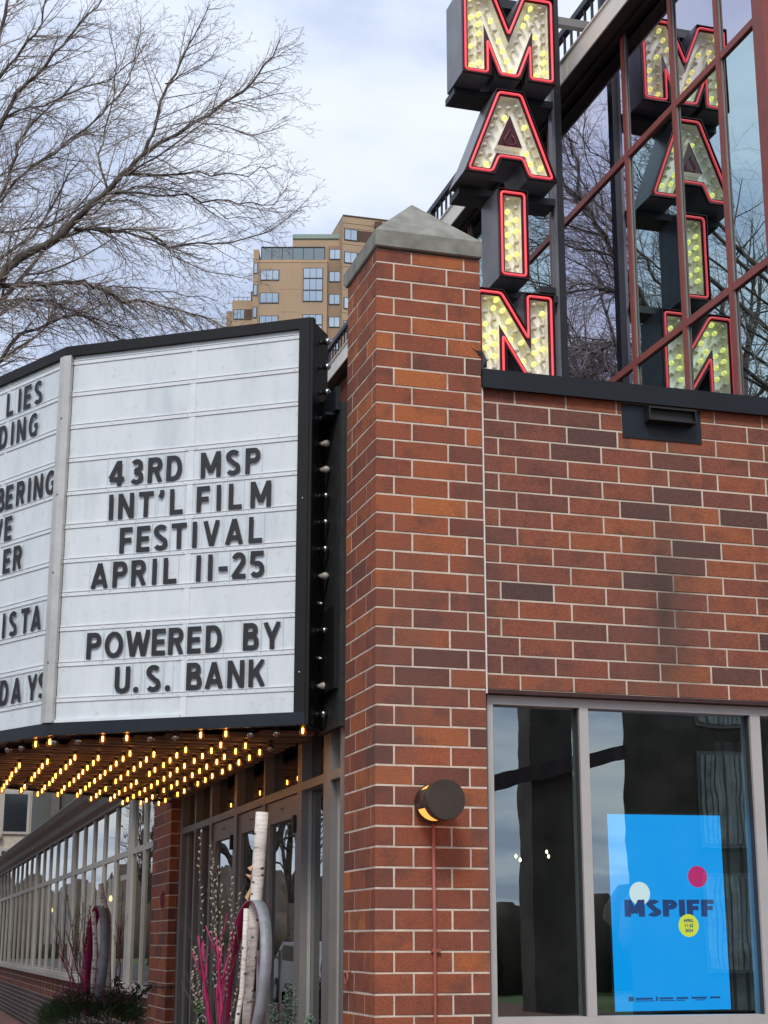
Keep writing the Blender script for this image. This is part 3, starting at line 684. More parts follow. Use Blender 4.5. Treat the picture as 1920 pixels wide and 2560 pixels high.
# ---- wall lamp and its conduit on the pillar
lp = empty('wall_lamp', (2.585, 7.955, 2.285), 'round dark bronze wall lamp glowing orange below, on the brick pillar', 'lamp')
o = Vector((2.592, 7.953, 2.283))
m = MB(); m.lathe([(-0.0, 0.092), (0.034, 0.098), (0.040, 0.094)], o, (0, -1, 0), 'lamp_bronze', 40); m.build('back_plate', lp)
m = MB(); m.lathe([(0.036, 0.090), (0.190, 0.090)], o, (0, -1, 0), 'lamp_glow', 40); m.build('diffuser', lp)
m = MB(); m.lathe([(0.176, 0.094), (0.180, 0.1015), (0.232, 0.1015), (0.240, 0.098)], o, (0, -1, 0), 'lamp_bronze', 48); m.build('front_cap', lp)
m = MB()     # side shields left and right that close the light band, open above and below
for s0 in (0, 1):
    seg = []
    for q in range(13):
        an = radians(-30+q*5)+(pi if s0 else 0)+(-0.12 if s0 else 0); seg.append((cos(an), sin(an)))
    vs = []
    for (cx_, cz_) in seg:
        for rr in (0.0915, 0.0975):
            for dd in (0.038, 0.178): vs.append((o[0]+cx_*rr, o[1]-dd, o[2]+cz_*rr))
    fs = []
    for q in range(12):
        a = q*4; b = a+4
        fs += [(a, a+1, b+1, b), (a+2, b+2, b+3, a+3), (a+1, a+3, b+3, b+1), (a, b, b+2, a+2)]
    m.add(vs, fs, 'lamp_bronze', True)
m.build('side_shield', lp)
m = MB(); m.tube([(2.603, 7.945, GZ), (2.603, 7.944, 1.0), (2.602, 7.944, 1.6), (2.598, 7.944, 2.200)], 0.0095, 'conduit_red', 10)
for zz_ in (1.555, 0.8): m.box((2.585, 7.936, zz_), (2.632, 7.9555, zz_+0.014), 'conduit_red')
tag(m.build('conduit_pipe'), 'thin rust red conduit pipe running down the brick pillar from the lamp', 'pipe')
# ring hook on the pillar's left face
m = MB(); m.tube([(2.272+0.0*cos(a), 8.40+0.028*cos(a), 1.42+0.03*sin(a)) for a in [2*pi*q/16 for q in range(16)]], 0.004, 'conduit_red', 6, closed=True); m.tube([(2.272, 8.40, 1.45), (2.297, 8.40, 1.455)], 0.004, 'conduit_red', 6)
tag(m.build('hook_ring'), 'small rusty ring hook low on the left face of the brick pillar', 'hook')
m = MB(); m.add([(2.83, 7.952, 4.772), (2.865, 7.945, 4.75), (2.905, 7.95, 4.752), (2.925, 7.94, 4.70), (2.93, 7.955, 4.66), (2.902, 7.954, 4.655), (2.893, 7.948, 4.72), (2.87, 7.951, 4.742)], [(0, 1, 7), (1, 2, 6, 7), (2, 3, 5, 6), (3, 4, 5)], 'black_metal')
m.add([(2.905, 7.95, 4.752), (2.935, 8.00, 4.72), (2.93, 8.01, 4.655), (2.925, 7.94, 4.70)], [(0, 1, 2, 3), (3, 2, 1, 0)], 'black_metal')
tag(m.build('torn_flashing'), 'bent scrap of black flashing sticking out of the pillar edge beside the wall cap', 'flashing')
# ------------------------------------------------------------------ upper glass storey
XG = 4.92; ZSOF = 8.37; YF0 = 8.18
us = empty('upper_glass_storey', (6.5, 14, 4.6), 'tall red framed glass storey behind the brick wall with pale fascia and roof railing', 'building')
YM = [8.23, 8.76, 9.42, 10.22, 11.72, 12.75, 13.78, 14.9, 16.0, 17.0]
RZ = [4.45, 5.685, 7.345]
MW = 0.052
m = MB(); m.box((XG-0.016, YF0-0.03, 4.30), (XG+0.10, YM[0]+0.05, ZSOF), 'red_frame'); m.build('corner_post', us)
for y in YM[1:]: quick('mullion', us, 'red_frame', ((XG-0.014, y-MW/2, 4.30), (XG+0.08, y+MW/2, ZSOF)))
for z in RZ:
    for q in range(len(YM)-1):
        a = YM[q]+(0.0503 if q == 0 else MW/2+0.0003); b = YM[q+1]-MW/2-0.0003
        quick('rail', us, 'red_frame', ((XG-0.010, a, z-0.026), (XG+0.078, b, z+0.026)))
zz_ = RZ+[ZSOF+0.03]
for q in range(len(YM)-1):
    a = YM[q]+(0.0503 if q == 0 else MW/2+0.0003); b = YM[q+1]-MW/2-0.0003
    quick('gasket', us, 'gasket_grey', ((XG-0.004, b-0.012, 4.30), (XG+0.006, b, ZSOF-0.001)))
    for r in range(3):
        z0 = zz_[r]+0.0263; z1 = zz_[r+1]-0.0263
        tilt = random.uniform(-0.0015, 0.0015)
        m = MB(); m.obox((XG+0.008, a, z0), (0.006, 0, 0), (tilt, b-0.022-a, 0), (0, 0, z1-z0), 'glass_upper_violet' if q == 3 or (q in (0, 1, 2) and r == 2) else 'glass_upper'); m.build('pane', us)
m = MB(); m.box((XG+0.9, 8.35, 4.3), (XG+0.95, 17, ZSOF), 'interior_dark'); m.build('interior_wall', us)
m = MB(); m.box((XG+0.1, 8.35, 4.25), (XG+6, 17.05, 4.3), 'interior_dark'); m.build('floor_slab', us)
m = MB(); m.box((XG+0.1, 8.35, ZSOF+0.01), (XG+8, 34, ZSOF+0.2), 'soffit_dark'); m.build('roof_slab', us)
# front face turned to the camera (right of the corner post)
for q in range(5):
    x0 = XG+0.1005+q*1.2
    quick('mullion', us, 'red_frame', ((x0+1.15, YF0-0.03, 4.30), (x0+1.1995, YF0+0.08, ZSOF)))
    for r in range(3): quick('pane', us, 'glass_upper', ((x0, YF0+0.02, zz_[r]+0.0263), (x0+1.1497, YF0+0.026, zz_[r+1]-0.0263)))
    for z in RZ: quick('rail', us, 'red_frame', ((x0, YF0-0.025, z-0.026), (x0+1.1497, YF0+0.078, z+0.026)))
# brick part of the storey farther back
quick('mortar_core', us, 'mortar', ((XG+0.005, 17.03, 3.3), (XG+0.4, 34, ZSOF-0.001)))
m = MB(); z = 6.2; r = 0
while z < ZSOF-0.05:
    y = 17.03+(0.15 if r % 2 else 0)
    while y < 33.7: m.box((XG, y, z+0.005), (XG+0.06, y+0.295, min(z+0.0966, ZSOF-0.002)), 'brick_small'); y += 0.3053
    z += CH; r += 1
tag(m.build('brick_courses', us), kind='stuff')
# soffit, fascia, roof edge
XF = 4.745
m = MB(); m.box((XF+0.012, 8.0, ZSOF-0.0), (XG+0.12, 34, ZSOF+0.008), 'soffit_dark'); m.box((XF+0.12, 8.0, ZSOF-0.035), (XF+0.14, 34, ZSOF-0.0005), 'black_metal'); m.build('soffit', us)
y = 7.9; q = 0
while y < 34:
    quick('fascia_panel', us, 'fascia_metal', ((XF, y, ZSOF-0.012), (XF+0.011, y+0.745, ZSOF+0.172))); y += 0.75
quick('fascia_return', us, 'fascia_metal', ((XF+0.0113, 7.9, ZSOF-0.012), (XG+7, 7.911, ZSOF+0.172)))
quick('coping', us, 'fascia_metal', ((XF-0.012, 7.888, ZSOF+0.1725), (XF+0.30, 34, ZSOF+0.188)))
# railing on the roof edge
rl = empty('roof_railing', (5.24, 18, 8.55), 'dark metal railing with thin upright bars along the roof edge above the fascia', 'railing')
m = MB(); m.box((5.20, 8.0, 9.47), (5.26, 34, 9.53), 'rail_metal'); m.build('top_rail', rl)
m = MB(); m.box((5.215, 8.0, 8.66), (5.245, 34, 8.69), 'rail_metal'); m.build('bottom_rail', rl)
for q in range(17): quick('post', rl, 'rail_metal', ((5.20, 8.1+q*1.55, 8.56), (5.26, 8.155+q*1.55, 9.4695)))
_bm = MB(); _bm.box((-0.010, -0.010, 0), (0.010, 0.010, 0.7799), 'rail_metal'); _bme = _bm.mesh('bar')
for q in range(170): 
    y = 8.25+q*0.152
    link('bar', _bme, rl, (5.23, y, 8.6901))

# ------------------------------------------------------------------ MAIN sign
YS = 10.70; DEP = 0.36
IN = {
 'M': [[(3.826, 8.178), (3.957, 8.178), (3.957, 8.575), (4.106, 8.178), (4.219, 8.178), (4.366, 8.585), (4.366, 8.178), (4.499, 8.178), (4.499, 8.83), (4.312, 8.83), (4.162, 8.437), (4.012, 8.83), (3.826, 8.83)]],
 'A': [[(3.854, 7.338), (3.988, 7.338), (4.045, 7.476), (4.276, 7.476), (4.330, 7.338), (4.463, 7.338), (4.236, 7.966), (4.088, 7.966)], [(4.162, 7.815), (4.052, 7.545), (4.262, 7.545)]],
 'I': [[(4.100, 6.502), (4.236, 6.502), (4.236, 7.125), (4.100, 7.125)]],
 'N': [[(3.906, 5.662), (4.041, 5.662), (4.041, 6.068), (4.292, 5.662), (4.432, 5.662), (4.432, 6.290), (4.297, 6.290), (4.297, 5.880), (4.044, 6.290), (3.906, 6.290)]]}
def offset(poly, d, lim=3.2):
    n = len(poly); A = sum(poly[i][0]*poly[(i+1) % n][1]-poly[(i+1) % n][0]*poly[i][1] for i in range(n)); s = 1 if A > 0 else -1
    out = []
    for i in range(n):
        p0, p1, p2 = Vector(poly[i-1]), Vector(poly[i]), Vector(poly[(i+1) % n])
        e1 = (p1-p0).normalized(); e2 = (p2-p1).normalized()
        n1 = Vector((e1.y, -e1.x))*s; n2 = Vector((e2.y, -e2.x))*s
        b = n1+n2
        b = b.normalized() if b.length > 1e-6 else n1
        c = max(b.dot(n1), 1e-3); L = d/c
        cross = (e1.x*e2.y-e1.y*e2.x)*s
        if cross > 0 and L > lim*d and d > 0: L = lim*d       # spiky outer corners only
        out.append((p1.x+b.x*L, p1.y+b.y*L))
    return out
def rounded(poly, r, n=4):
    out = []; k = len(poly)
    for i in range(k):
        p0, p1, p2 = Vector(poly[i-1]), Vector(poly[i]), Vector(poly[(i+1) % k])
        a = (p0-p1); b = (p2-p1); rr = min(r, a.length*0.45, b.length*0.45)
        A = p1+a.normalized()*rr; B = p1+b.normalized()*rr
        for q in range(n+1):
            t = q/n; out.append(tuple(A*(1-t)**2+p1*2*t*(1-t)+B*t*t))
    return out
def inside(p, poly):
    c = False; n = len(poly); j = n-1
    for i in range(n):
        if (poly[i][1] > p[1]) != (poly[j][1] > p[1]) and p[0] < (poly[j][0]-poly[i][0])*(p[1]-poly[i][1])/(poly[j][1]-poly[i][1])+poly[i][0]: c = not c
        j = i
    return c
def edge_dist(p, poly):
    P = Vector(p); d = 9
    for i in range(len(poly)):
        a, b = Vector(poly[i-1]), Vector(poly[i]); ab = b-a; t = max(0, min(1, (P-a).dot(ab)/ab.length_squared)); d = min(d, (P-a-ab*t).length)
    return d
def flat(m, loops, y, mat, flip=False):
    ls = [[Vector((p[0], p[1], 0)) for p in L] for L in loops]; tr = tessellate_polygon(ls); al = [p for L in loops for p in L]
    fs = []
    for t in tr:
        a, b, c = t
        ar = (al[b][0]-al[a][0])*(al[c][1]-al[a][1])-(al[b][1]-al[a][1])*(al[c][0]-al[a][0])
        if (ar < 0) != flip: b, c = c, b
        fs.append((a, b, c))
    m.add([(p[0], y, p[1]) for p in al], fs, mat)
def wallstrip(m, L, y0, y1, mat):
    n = len(L); m.add([(p[0], y0, p[1]) for p in L]+[(p[0], y1, p[1]) for p in L], [(i, (i+1) % n, n+(i+1) % n, n+i) for i in range(n)], mat)
ms = empty('neon_sign', (4.2, 10.9, 4.6), 'vertical MAIN sign with red neon letters and marquee bulbs on a dark pole', 'sign')
_bulb = {}
def sign_bulb(kind):
    if kind in _bulb: return _bulb[kind]
    m = MB(); m.lathe([(0, 0.013), (-0.022, 0.013)], (0, 0, 0), (0, 1, 0), 'sign_cream', 8)
    prof = [(-0.022, 0.010), (-0.036, 0.016), (-0.052, 0.0195), (-0.066, 0.017), (-0.075, 0.008)]
    m.lathe(prof, (0, 0, 0), (0, 1, 0), kind, 10); _bulb[kind] = m.mesh('bulb'); return _bulb[kind]
ST = {'M': [((3.8915, 8.21), (3.8915, 8.80)), ((3.93, 8.78), (4.155, 8.20)), ((4.17, 8.21), (4.395, 8.78)), ((4.4325, 8.21), (4.4325, 8.80))],
      'A': [((3.925, 7.36), (4.145, 7.94)), ((4.395, 7.36), (4.175, 7.94)), ((4.07, 7.51), (4.27, 7.51))],
      'I': [((4.168, 6.53), (4.168, 7.10))],
      'N': [((3.9735, 5.69), (3.9735, 6.26)), ((4.0, 6.25), (4.345, 5.69)), ((4.3645, 5.69), (4.3645, 6.26))]}
OFFS = 0.052
for ch in 'MAIN':
    inner = IN[ch][0]; outer = offset(inner, OFFS)
    m = MB()
    wallstrip(m, outer, YS, YS+DEP, 'sign_body'); flat(m, [outer], YS+DEP, 'sign_body', True)
    flat(m, [outer, inner], YS, 'sign_maroon'); wallstrip(m, inner, YS-0.004, YS+0.070, 'sign_cream')
    flat(m, [inner], YS+0.070, 'sign_cream')
    # raised rim edge round the outside
    rim = offset(outer, -0.004)
    wallstrip(m, outer, YS-0.028, YS, 'sign_maroon'); wallstrip(m, rim, YS-0.028, YS, 'sign_maroon'); flat(m, [outer, rim], YS-0.028, 'black_metal')
    if ch == 'A':
        tri = IN[ch][1]; flat(m, [tri], YS+0.002, 'sign_maroon'); wallstrip(m, tri, YS-0.004, YS+0.069, 'sign_cream')
    lb = sub(m.build('letter_box', ms, True)); lb['label'] = 'channel letter %s with red neon outline' % ch
    # neon
    pth = rounded(offset(inner, OFFS*0.50), 0.026)
    m = MB(); 
    if ch == 'M': pass
    m.tube([(p[0], YS-0.018, p[1]) for p in pth], 0.0095, 'neon_red', 8, closed=True); m.build('neon_tube', lb)
    if ch == 'A':
        pts = [(4.158, 7.690), (4.135, 7.64), (4.112, 7.600), (4.116, 7.570), (4.150, 7.556), (4.190, 7.560), (4.205, 7.585), (4.192, 7.615), (4.172, 7.640)]
        m = MB(); m.tube([(p[0], YS-0.012, p[1]) for p in pts], 0.005, 'neon_off', 6); m.build('neon_tail', lb)
    pts = []
    for (a, b) in ST[ch]:
        a, b = Vector(a), Vector(b); d = (b-a); L = d.length; d.normalize(); pr = Vector((d.y, -d.x)); n = max(2, round(L/0.088))
        for s_ in (-1, 1):
            for q in range(n+1):
                p = a+d*(L*q/n+(0.036 if s_ > 0 else 0.0))+pr*0.033*s_
                p = (p.x, p.y)
                if not inside(p, inner) or edge_dist(p, inner) < 0.022: continue
                if ch == 'A' and (inside(p, IN['A'][1]) or edge_dist(p, IN['A'][1]) < 0.026): continue
                if any((Vector(p)-Vector(o)).length < 0.055 for o in pts): continue
                pts.append(p)
    for p in pts: link('bulb', sign_bulb('bulb_yellow' if random.random() < 0.52 else 'bulb_pearl'), lb, (p[0], YS+0.069, p[1]))
# pole and beams
YP = YS+DEP+0.02
quick('pole', ms, 'black_metal', ((4.648, 10.95, 4.65), (4.702, 11.04, 9.25)))
quick('pole_edge', ms, 'sign_body', ((4.622, 10.955, 4.65), (4.6475, 11.03, 8.86)))
for (x0, z0, z1) in ((3.785, 8.075, 8.165), (3.815, 7.225, 7.305), (3.94, 6.405, 6.475)):
    quick('cross_beam', ms, 'black_metal', ((x0, YS+0.22, z0-0.012), (4.6215, YS+DEP+0.08, z0+0.045)))
quick('cross_beam', ms, 'black_metal', ((3.94, YS+0.22, 8.90), (4.6215, YS+DEP+0.08, 8.98)))
quick('roof_arm', ms, 'alu_bronze', ((4.7025, 10.96, 8.86), (5.20, 11.02, 8.93)))
quick('bracket', ms, 'black_metal', ((4.50, YP-0.09, 6.50), (4.6215, YP-0.01, 6.55)))

# ------------------------------------------------------------------ marquee
A0 = Vector((2.105, 8.70)); a1, a2 = radians(145.5), radians(118)
D1 = Vector((cos(a1), sin(a1))); N1 = Vector((-D1.y, D1.x)); D2 = Vector((cos(a2), sin(a2))); N2 = Vector((-D2.y, D2.x))
L1 = 1.600; B0 = A0+D1*L1; L2 = 1.35; C0 = B0+D2*L2
D0 = Vector((C0.x, C0.y+1.15)); E0 = Vector((B0.x, D0.y+(C0.y-B0.y))); F0 = Vector((A0.x, E0.y+(B0.y-A0.y)))
ZB, ZT = 2.757, 5.148
mq = empty('theater_marquee', (1.4, 11.5, ZB), 'white letter board marquee with black frame and rows of warm bulbs beneath', 'marquee')
def V3(p, z): return Vector((p.x, p.y, z))
def panel_box(m, P, D, N, d0, d1, z0, z1, n0, n1, mat):
    """box on a face: d along the face, n outward"""
    o = V3(P+D*d0+N*n0, z0); m.obox(o, V3(D*(d1-d0), 0), V3(N*(n1-n0), 0), (0, 0, z1-z0), mat)
faces = [(A0, D1, N1, L1), (B0, D2, N2, L2), (C0, Vector((0, 1)), Vector((-1, 0)), (D0-C0).length),
         (D0, (E0-D0).normalized(), Vector((-(E0-D0).normalized().y, (E0-D0).normalized().x)), (E0-D0).length),
         (E0, (F0-E0).normalized(), Vector((-(F0-E0).normalized().y, (F0-E0).normalized().x)), (F0-E0).length)]
RAILZ = [5.052, 4.847, 4.638, 4.428, 4.220, 4.013, 3.802, 3.599, 3.390, 3.180, 2.971]
for fi, (P, D, N, L) in enumerate(faces):
    e0 = 0.066 if fi == 0 else 0.045; e1 = 0.045 if fi < 4 else 0.066
    # frame
    m = MB(); panel_box(m, P, D, N, 0.0, L-0.0005, 5.084, ZT, -0.10, 0.0, 'marquee_black'); m.build('top_frame', mq)
    m = MB(); panel_box(m, P, D, N, 0.0, L-0.0005, ZB, 2.828, -0.05, 0.0, 'navy_trim'); m.build('bottom_frame', mq)
    if fi == 0:
        m = MB(); panel_box(m, P, D, N, 0.0, 0.0655, 2.8285, 5.0835, -0.06, 0.0, 'marquee_black'); m.build('side_frame', mq)
        for (d_, z_) in ((0.03, 4.05), (0.035, 3.05)): 
            m = MB(); m.lathe([(0, 0.004), (0.003, 0.003)], V3(P+D*d_, z_), V3(N, 0), 'rivet', 8); m.build('screw', mq)
    if fi < 4:      # corner post cover
        nx = faces[fi+1]; m = MB(); w = 0.044
        if True:
            q0 = P+D*(L-w); q1 = P+D*L; q2 = nx[0]+nx[1]*w
            poly = [tuple(q0+N*0.012), tuple(q1+(N+nx[2]).normalized()*0.0125), tuple(q2+nx[2]*0.012), tuple(q2-nx[2]*0.02), tuple(q0-N*0.02)]
            m.prism(poly, 2.829, 5.083, 'steel_post'); cp = sub(m.build('corner_post', mq))
            for z_ in (4.68, 4.20, 3.72, 3.18):
                m = MB(); m.lathe([(0, 0.006), (0.004, 0.004)], V3(q1+(N+nx[2]).normalized()*0.0123, z_), V3(nx[2], 0), 'black_metal', 8); m.build('screw', cp)
    # white acrylic sheets, split at the seam
    seams = [e0, 0.745, L-e1] if fi == 0 else [e0, L/2, L-e1]
    for q in range(2):
        m = MB(); panel_box(m, P, D, N, seams[q]+(0.0025 if q else 0), seams[q+1]-(0 if q else 0.0005), 2.8285, 5.0835, -0.032, -0.025, 'board_white'); m.build('board_sheet', mq)
    m = MB(); panel_box(m, P, D, N, seams[1]-0.018, seams[1]+0.018, 2.8287, 5.0833, -0.0247, -0.0215, 'board_rail'); m.build('seam_strip', mq)
    rv = MB()
    for z in RAILZ:
        for q in range(2):
            s0, s1 = seams[q]+0.001, seams[q+1]-0.001
            m = MB(); panel_box(m, P, D, N, s0, s1, z-0.022, z-0.001, -0.0245, -0.0195, 'board_rail')
            panel_box(m, P, D, N, s0, s1, z-0.0005, z+0.0025, -0.0245, -0.0185, 'rail_shadow_line')
            panel_box(m, P, D, N, s0, s1, z+0.0026, z+0.007, -0.0245, -0.0165, 'board_rail')
            m.build('letter_rail', mq)
            nn = 4 if fi == 0 else 3
            for t in range(nn):
                dd = s0+0.03+(s1-s0-0.06)*t/(nn-1)
                rv.lathe([(0, 0.0055), (0.003, 0.0035)], V3(P+D*dd+N*(-0.0194), z-0.010), V3(N, 0), 'rivet', 6)
    tag(rv.build('rivets', mq), kind='stuff')
    # white liner strip at the bottom (seen on the front face)
    if fi == 0:
        m = MB(); panel_box(m, P, D, N, 0.76, L-0.045, 2.8287, 2.846, -0.0245, -0.008, 'board_rail'); m.build('liner_strip', mq)
    # hidden back of the box
    m = MB(); panel_box(m, P, D, N, 0.0, L, 2.83, 5.08, -0.075, -0.070, 'marquee_black'); m.build('back_sheet', mq)
# lid
poly = [tuple(p) for p in (A0, B0, C0, D0, E0, F0, Vector((2.292, F0.y)), Vector((2.292, A0.y+0.3)))]
ins = offset(poly, -0.11)
m = MB(); m.prism(ins, 5.05, 5.10, 'marquee_black'); m.build('lid', mq)
# return wall with its column of bulbs
R0 = A0+Vector((0.0, 0.0)); DR = Vector((cos(radians(55.5)), sin(radians(55.5)))); NR = Vector((DR.y, -DR.x)); LR = 0.315
m = MB(); panel_box(m, A0, DR, NR, 0.001, LR, ZB, ZT, -0.05, -0.001, 'marquee_black'); m.build('return_wall', mq)
m = MB(); panel_box(m, A0, DR, NR, 0.005, 0.05, ZB+0.001, ZT-0.001, -0.0008, 0.02, 'marquee_black'); m.build('return_trim', mq)
FR = Vector((2.292, F0.y)); 
m = MB(); m.box((F0.x, F0.y-0.05, ZB), (2.29, F0.y-0.001, ZT), 'marquee_black'); m.build('far_return_wall', mq)
_mb = {}
def drop_bulb(kind, ax):
    k = (kind, ax)
    if k in _mb: return _mb[k]
    m = MB()
    if ax == 'z': a = Vector((0, 0, -1))
    else: a = V3(NR, 0)
    m.lathe([(0, 0.0135), (0.012, 0.0135)], (0, 0, 0), a, 'socket_black', 10)
    prof = [(0.0115, 0.0120), (0.020, 0.0140), (0.034, 0.0205), (0.046, 0.0222), (0.057, 0.0185), (0.064, 0.0095), (0.0665, 0.002)]
    if kind == 'lit':
        m.lathe(prof, (0, 0, 0), a, 'bulb_amber', 12)
        m.lathe([(0.020, 0.002), (0.023, 0.0055), (0.049, 0.0055), (0.053, 0.002)], (0, 0, 0), a, 'filament', 6)
    elif kind == 'clear':
        m.lathe(prof, (0, 0, 0), a, 'bulb_clear', 12); m.lathe([(0.02, 0.004), (0.045, 0.003)], (0, 0, 0), a, 'socket_black', 5)
    else: m.lathe(prof, (0, 0, 0), a, 'bulb_frost', 12)
    _mb[k] = m.mesh('bulb'); return _mb[k]
kinds = {0: 'clear', 1: 'clear', 2: 'clear', 3: 'clear', 4: 'frost', 5: 'frost', 6: 'clear', 7: 'clear', 8: 'clear', 9: 'frost', 10: None, 11: 'clear', 12: None, 13: 'frost', 14: 'clear'}
for q in range(15):
    z = 5.055-q*0.1585
    P_ = A0+DR*0.185+NR*0.0
    if kinds[q]: link('bulb', drop_bulb(kinds[q], 'r'), mq, V3(P_, z))
    else:
        m = MB(); m.lathe([(0, 0.0135), (0.016, 0.0135)], V3(P_, z), V3(NR, 0), 'socket_black', 8); m.lathe([(0.016, 0.009), (0.03, 0.003)], V3(P_, z), V3(NR, 0), 'rivet', 5); m.build('broken_bulb', mq)
# soffit ceiling, planks, bulbs
m = MB(); m.prism(offset(poly, -0.03), 2.80, 2.81, 'soffit_dark'); m.build('soffit_ceiling', mq)
m = MB()
for fi, (P, D, N, L) in enumerate(faces): panel_box(m, P, D, N, 0.06 if fi else 0.0, L-0.03, 2.772, 2.7995, -0.14, -0.052, 'soffit_dark')
m.build('soffit_lip', mq)
def front_y(x):
    if x > B0.x: return A0.y+(A0.x-x)*(B0.y-A0.y)/(A0.x-B0.x)
    return B0.y+(B0.x-x)*(C0.y-B0.y)/(B0.x-C0.x)
def back_y(x): return (C0.y+D0.y)-front_y(x)
PW = 0.150; y = 8.93; r = 0
def xfront(y):
    # where the front edge crosses this row
    if y < B0.y: return A0.x-(y-A0.y)*(A0.x-B0.x)/(B0.y-A0.y)
    if y < C0.y: return B0.x-(y-B0.y)*(B0.x-C0.x)/(C0.y-B0.y)
    return C0.x
while y < F0.y-0.15:
    yy = y if y < (C0.y+D0.y)/2 else (C0.y+D0.y)-y-PW
    xl = xfront(yy-0.10)+0.16 if yy > 8.9 else 2.0
    xl = math.ceil((xl-0.63)/0.165)*0.165+0.63
    xr = 2.262
    cut = [xl]; x = xl+random.uniform(0.5, 1.3)
    while x < xr-0.3: cut.append(x); x += random.uniform(0.7, 1.4)
    cut.append(xr)
    if xr-xl > 0.15:
        for q in range(len(cut)-1):
            dz = random.uniform(-0.004, 0.004)
            quick('plank', mq, 'plank', ((cut[q]+0.002, y+0.002, 2.745+dz), (cut[q+1]-0.002, y+0.075, 2.769)))
            quick('plank', mq, 'plank', ((cut[q]+0.002, y+0.081, 2.757+dz), (cut[q+1]-0.002, y+PW-0.004, 2.771)))
    y += PW; r += 1
# row along the front edge
seq1 = ['lit', 'clear', 'clear', 'lit', 'lit', 'clear', 'clear', 'lit', 'lit', 'clear', 'clear']
for q, kd in enumerate(seq1):
    P_ = A0+D1*(0.045+q*0.1545)-N1*0.095; link('bulb', drop_bulb(kd, 'z'), mq, V3(P_, 2.7719))
seq2 = ['lit', 'lit', 'clear', 'clear', 'lit', 'clear', 'lit', 'lit']
for q, kd in enumerate(seq2):
    P_ = B0+D2*(0.10+q*0.150)-N2*0.095; link('bulb', drop_bulb(kd, 'z'), mq, V3(P_, 2.7719))
nbulb = 0
for i in range(12):
    x = 2.062-0.1478*i
    ys = front_y(x)+0.34+(2.062-x)*0.45; ye = back_y(x)-0.24
    k = 0
    while True:
        y = 9.07+0.3*k; k += 1
        if y > ye: break
        if y < ys-0.05: continue
        if random.random() < 0.03: continue
        kd = 'lit' if random.random() < 0.96 else 'clear'
        link('bulb', drop_bulb(kd, 'z'), mq, (x+random.uniform(-.006, .006), y+random.uniform(-.01, .01), 2.744)); nbulb += 1
# black painted mounting board between marquee and facade
m = MB(); m.box((2.268, 8.57, 2.74), (2.30, 9.05, 4.60), 'char_wood'); m.build('mounting_board', mq)
quick('mounting_bracket', mq, 'navy_trim', ((2.24, 8.60, 4.56), (2.2675, 8.99, 4.70)), ((2.20, 8.66, 4.545), (2.2675, 8.98, 4.5595)))
quick('lower_bracket', mq, 'marquee_black', ((2.245, 8.60, 2.95), (2.2675, 8.99, 3.42)))

# ------------------------------------------------------------------ changeable letters
TS = 0.156/CAPR
def put_letter(ch, P, D, N, d, zbase, label, tilt=0.0, board=0):
    key = ('tile', ch, board)
    if key not in _tx:
        m = MB(); w = stroke_glyph(m, ch, 0.182, 0.156, 0.0, 'letter_black', 1.0 if board == 0 else 0.96)
        if ch == "'":
            m.v = [(v[0], v[1], v[2]) for v in m.v]
        m.v = [(v[0]-w/2, v[1], v[2]) for v in m.v]
        w2 = w*0.5+0.010; z0, z1 = -0.0048, -0.0036
        m.add([(-w2, -0.020, z0), (w2, -0.020, z0), (w2, 0.176, z0), (-w2, 0.176, z0), (-w2, -0.020, z1), (w2, -0.020, z1), (w2, 0.176, z1), (-w2, 0.176, z1)],
              [(0, 3, 2, 1), (4, 5, 6, 7), (0, 1, 5, 4), (1, 2, 6, 5), (2, 3, 7, 6), (3, 0, 4, 7)], 'acrylic_tile')
        for (u0, u1) in ((-w2-0.0012, -w2), (w2, w2+0.0012)):
            m.add([(u0, -0.020, z0), (u1, -0.020, z0), (u1, 0.176, z0), (u0, 0.176, z0), (u0, -0.020, z1), (u1, -0.020, z1), (u1, 0.176, z1), (u0, 0.176, z1)], [(0, 3, 2, 1), (4, 5, 6, 7), (0, 1, 5, 4), (1, 2, 6, 5), (2, 3, 7, 6), (3, 0, 4, 7)], 'rail_edge')
        _tx[key] = m.mesh('marquee_letter')
    o = bpy.data.objects.new('marquee_letter', _tx[key]); COL.objects.link(o)
    X = V3(-D, 0); Z = V3(N, 0); Y = Vector((0, 0, 1))
    Mx = Matrix.Identity(4)
    for i in range(3): Mx[i][0] = X[i]; Mx[i][1] = Y[i]; Mx[i][2] = Z[i]
    Mx = Mx @ Matrix.Rotation(tilt, 4, 'Z')
    p = V3(P+D*d+N*(-0.0125), zbase)
    for i in range(3): Mx[i][3] = p[i]
    o.matrix_world = Mx
    tag(o, label, 'letter', 'black letters hung on the marquee boards')
plain('rail_edge', (0.42, 0.46, 0.48), 0.4)
ORD = ['first', 'second', 'third', 'fourth', 'fifth', 'sixth', 'seventh', 'eighth']
front = [(4.226, [('43RD', [1.225, 1.092, 0.971, 0.848]), ('MSP', [0.612, 0.471, 0.347])]),
         (4.020, [("INT'L", [1.25, 1.152, 1.023, 0.922, 0.825]), ('FILM', [0.655, 0.555, 0.452, 0.293])]),
         (3.810, [('FESTIVAL', [1.143, 1.032, 0.92, 0.801, 0.702, 0.595, 0.453, 0.321])]),
         (3.607, [('APRIL', [1.306, 1.174, 1.051, 0.951, 0.851]), ('11-25', [0.672, 0.597, 0.517, 0.421, 0.307])]),
         (3.190, [('POWERED', [1.323, 1.192, 1.039, 0.908, 0.798, 0.685, 0.563]), ('BY', [0.335, 0.206])]),
         (2.981, [('U.S.', [1.129, 1.041, 0.932, 0.841]), ('BANK', [0.678, 0.554, 0.422, 0.293])])]
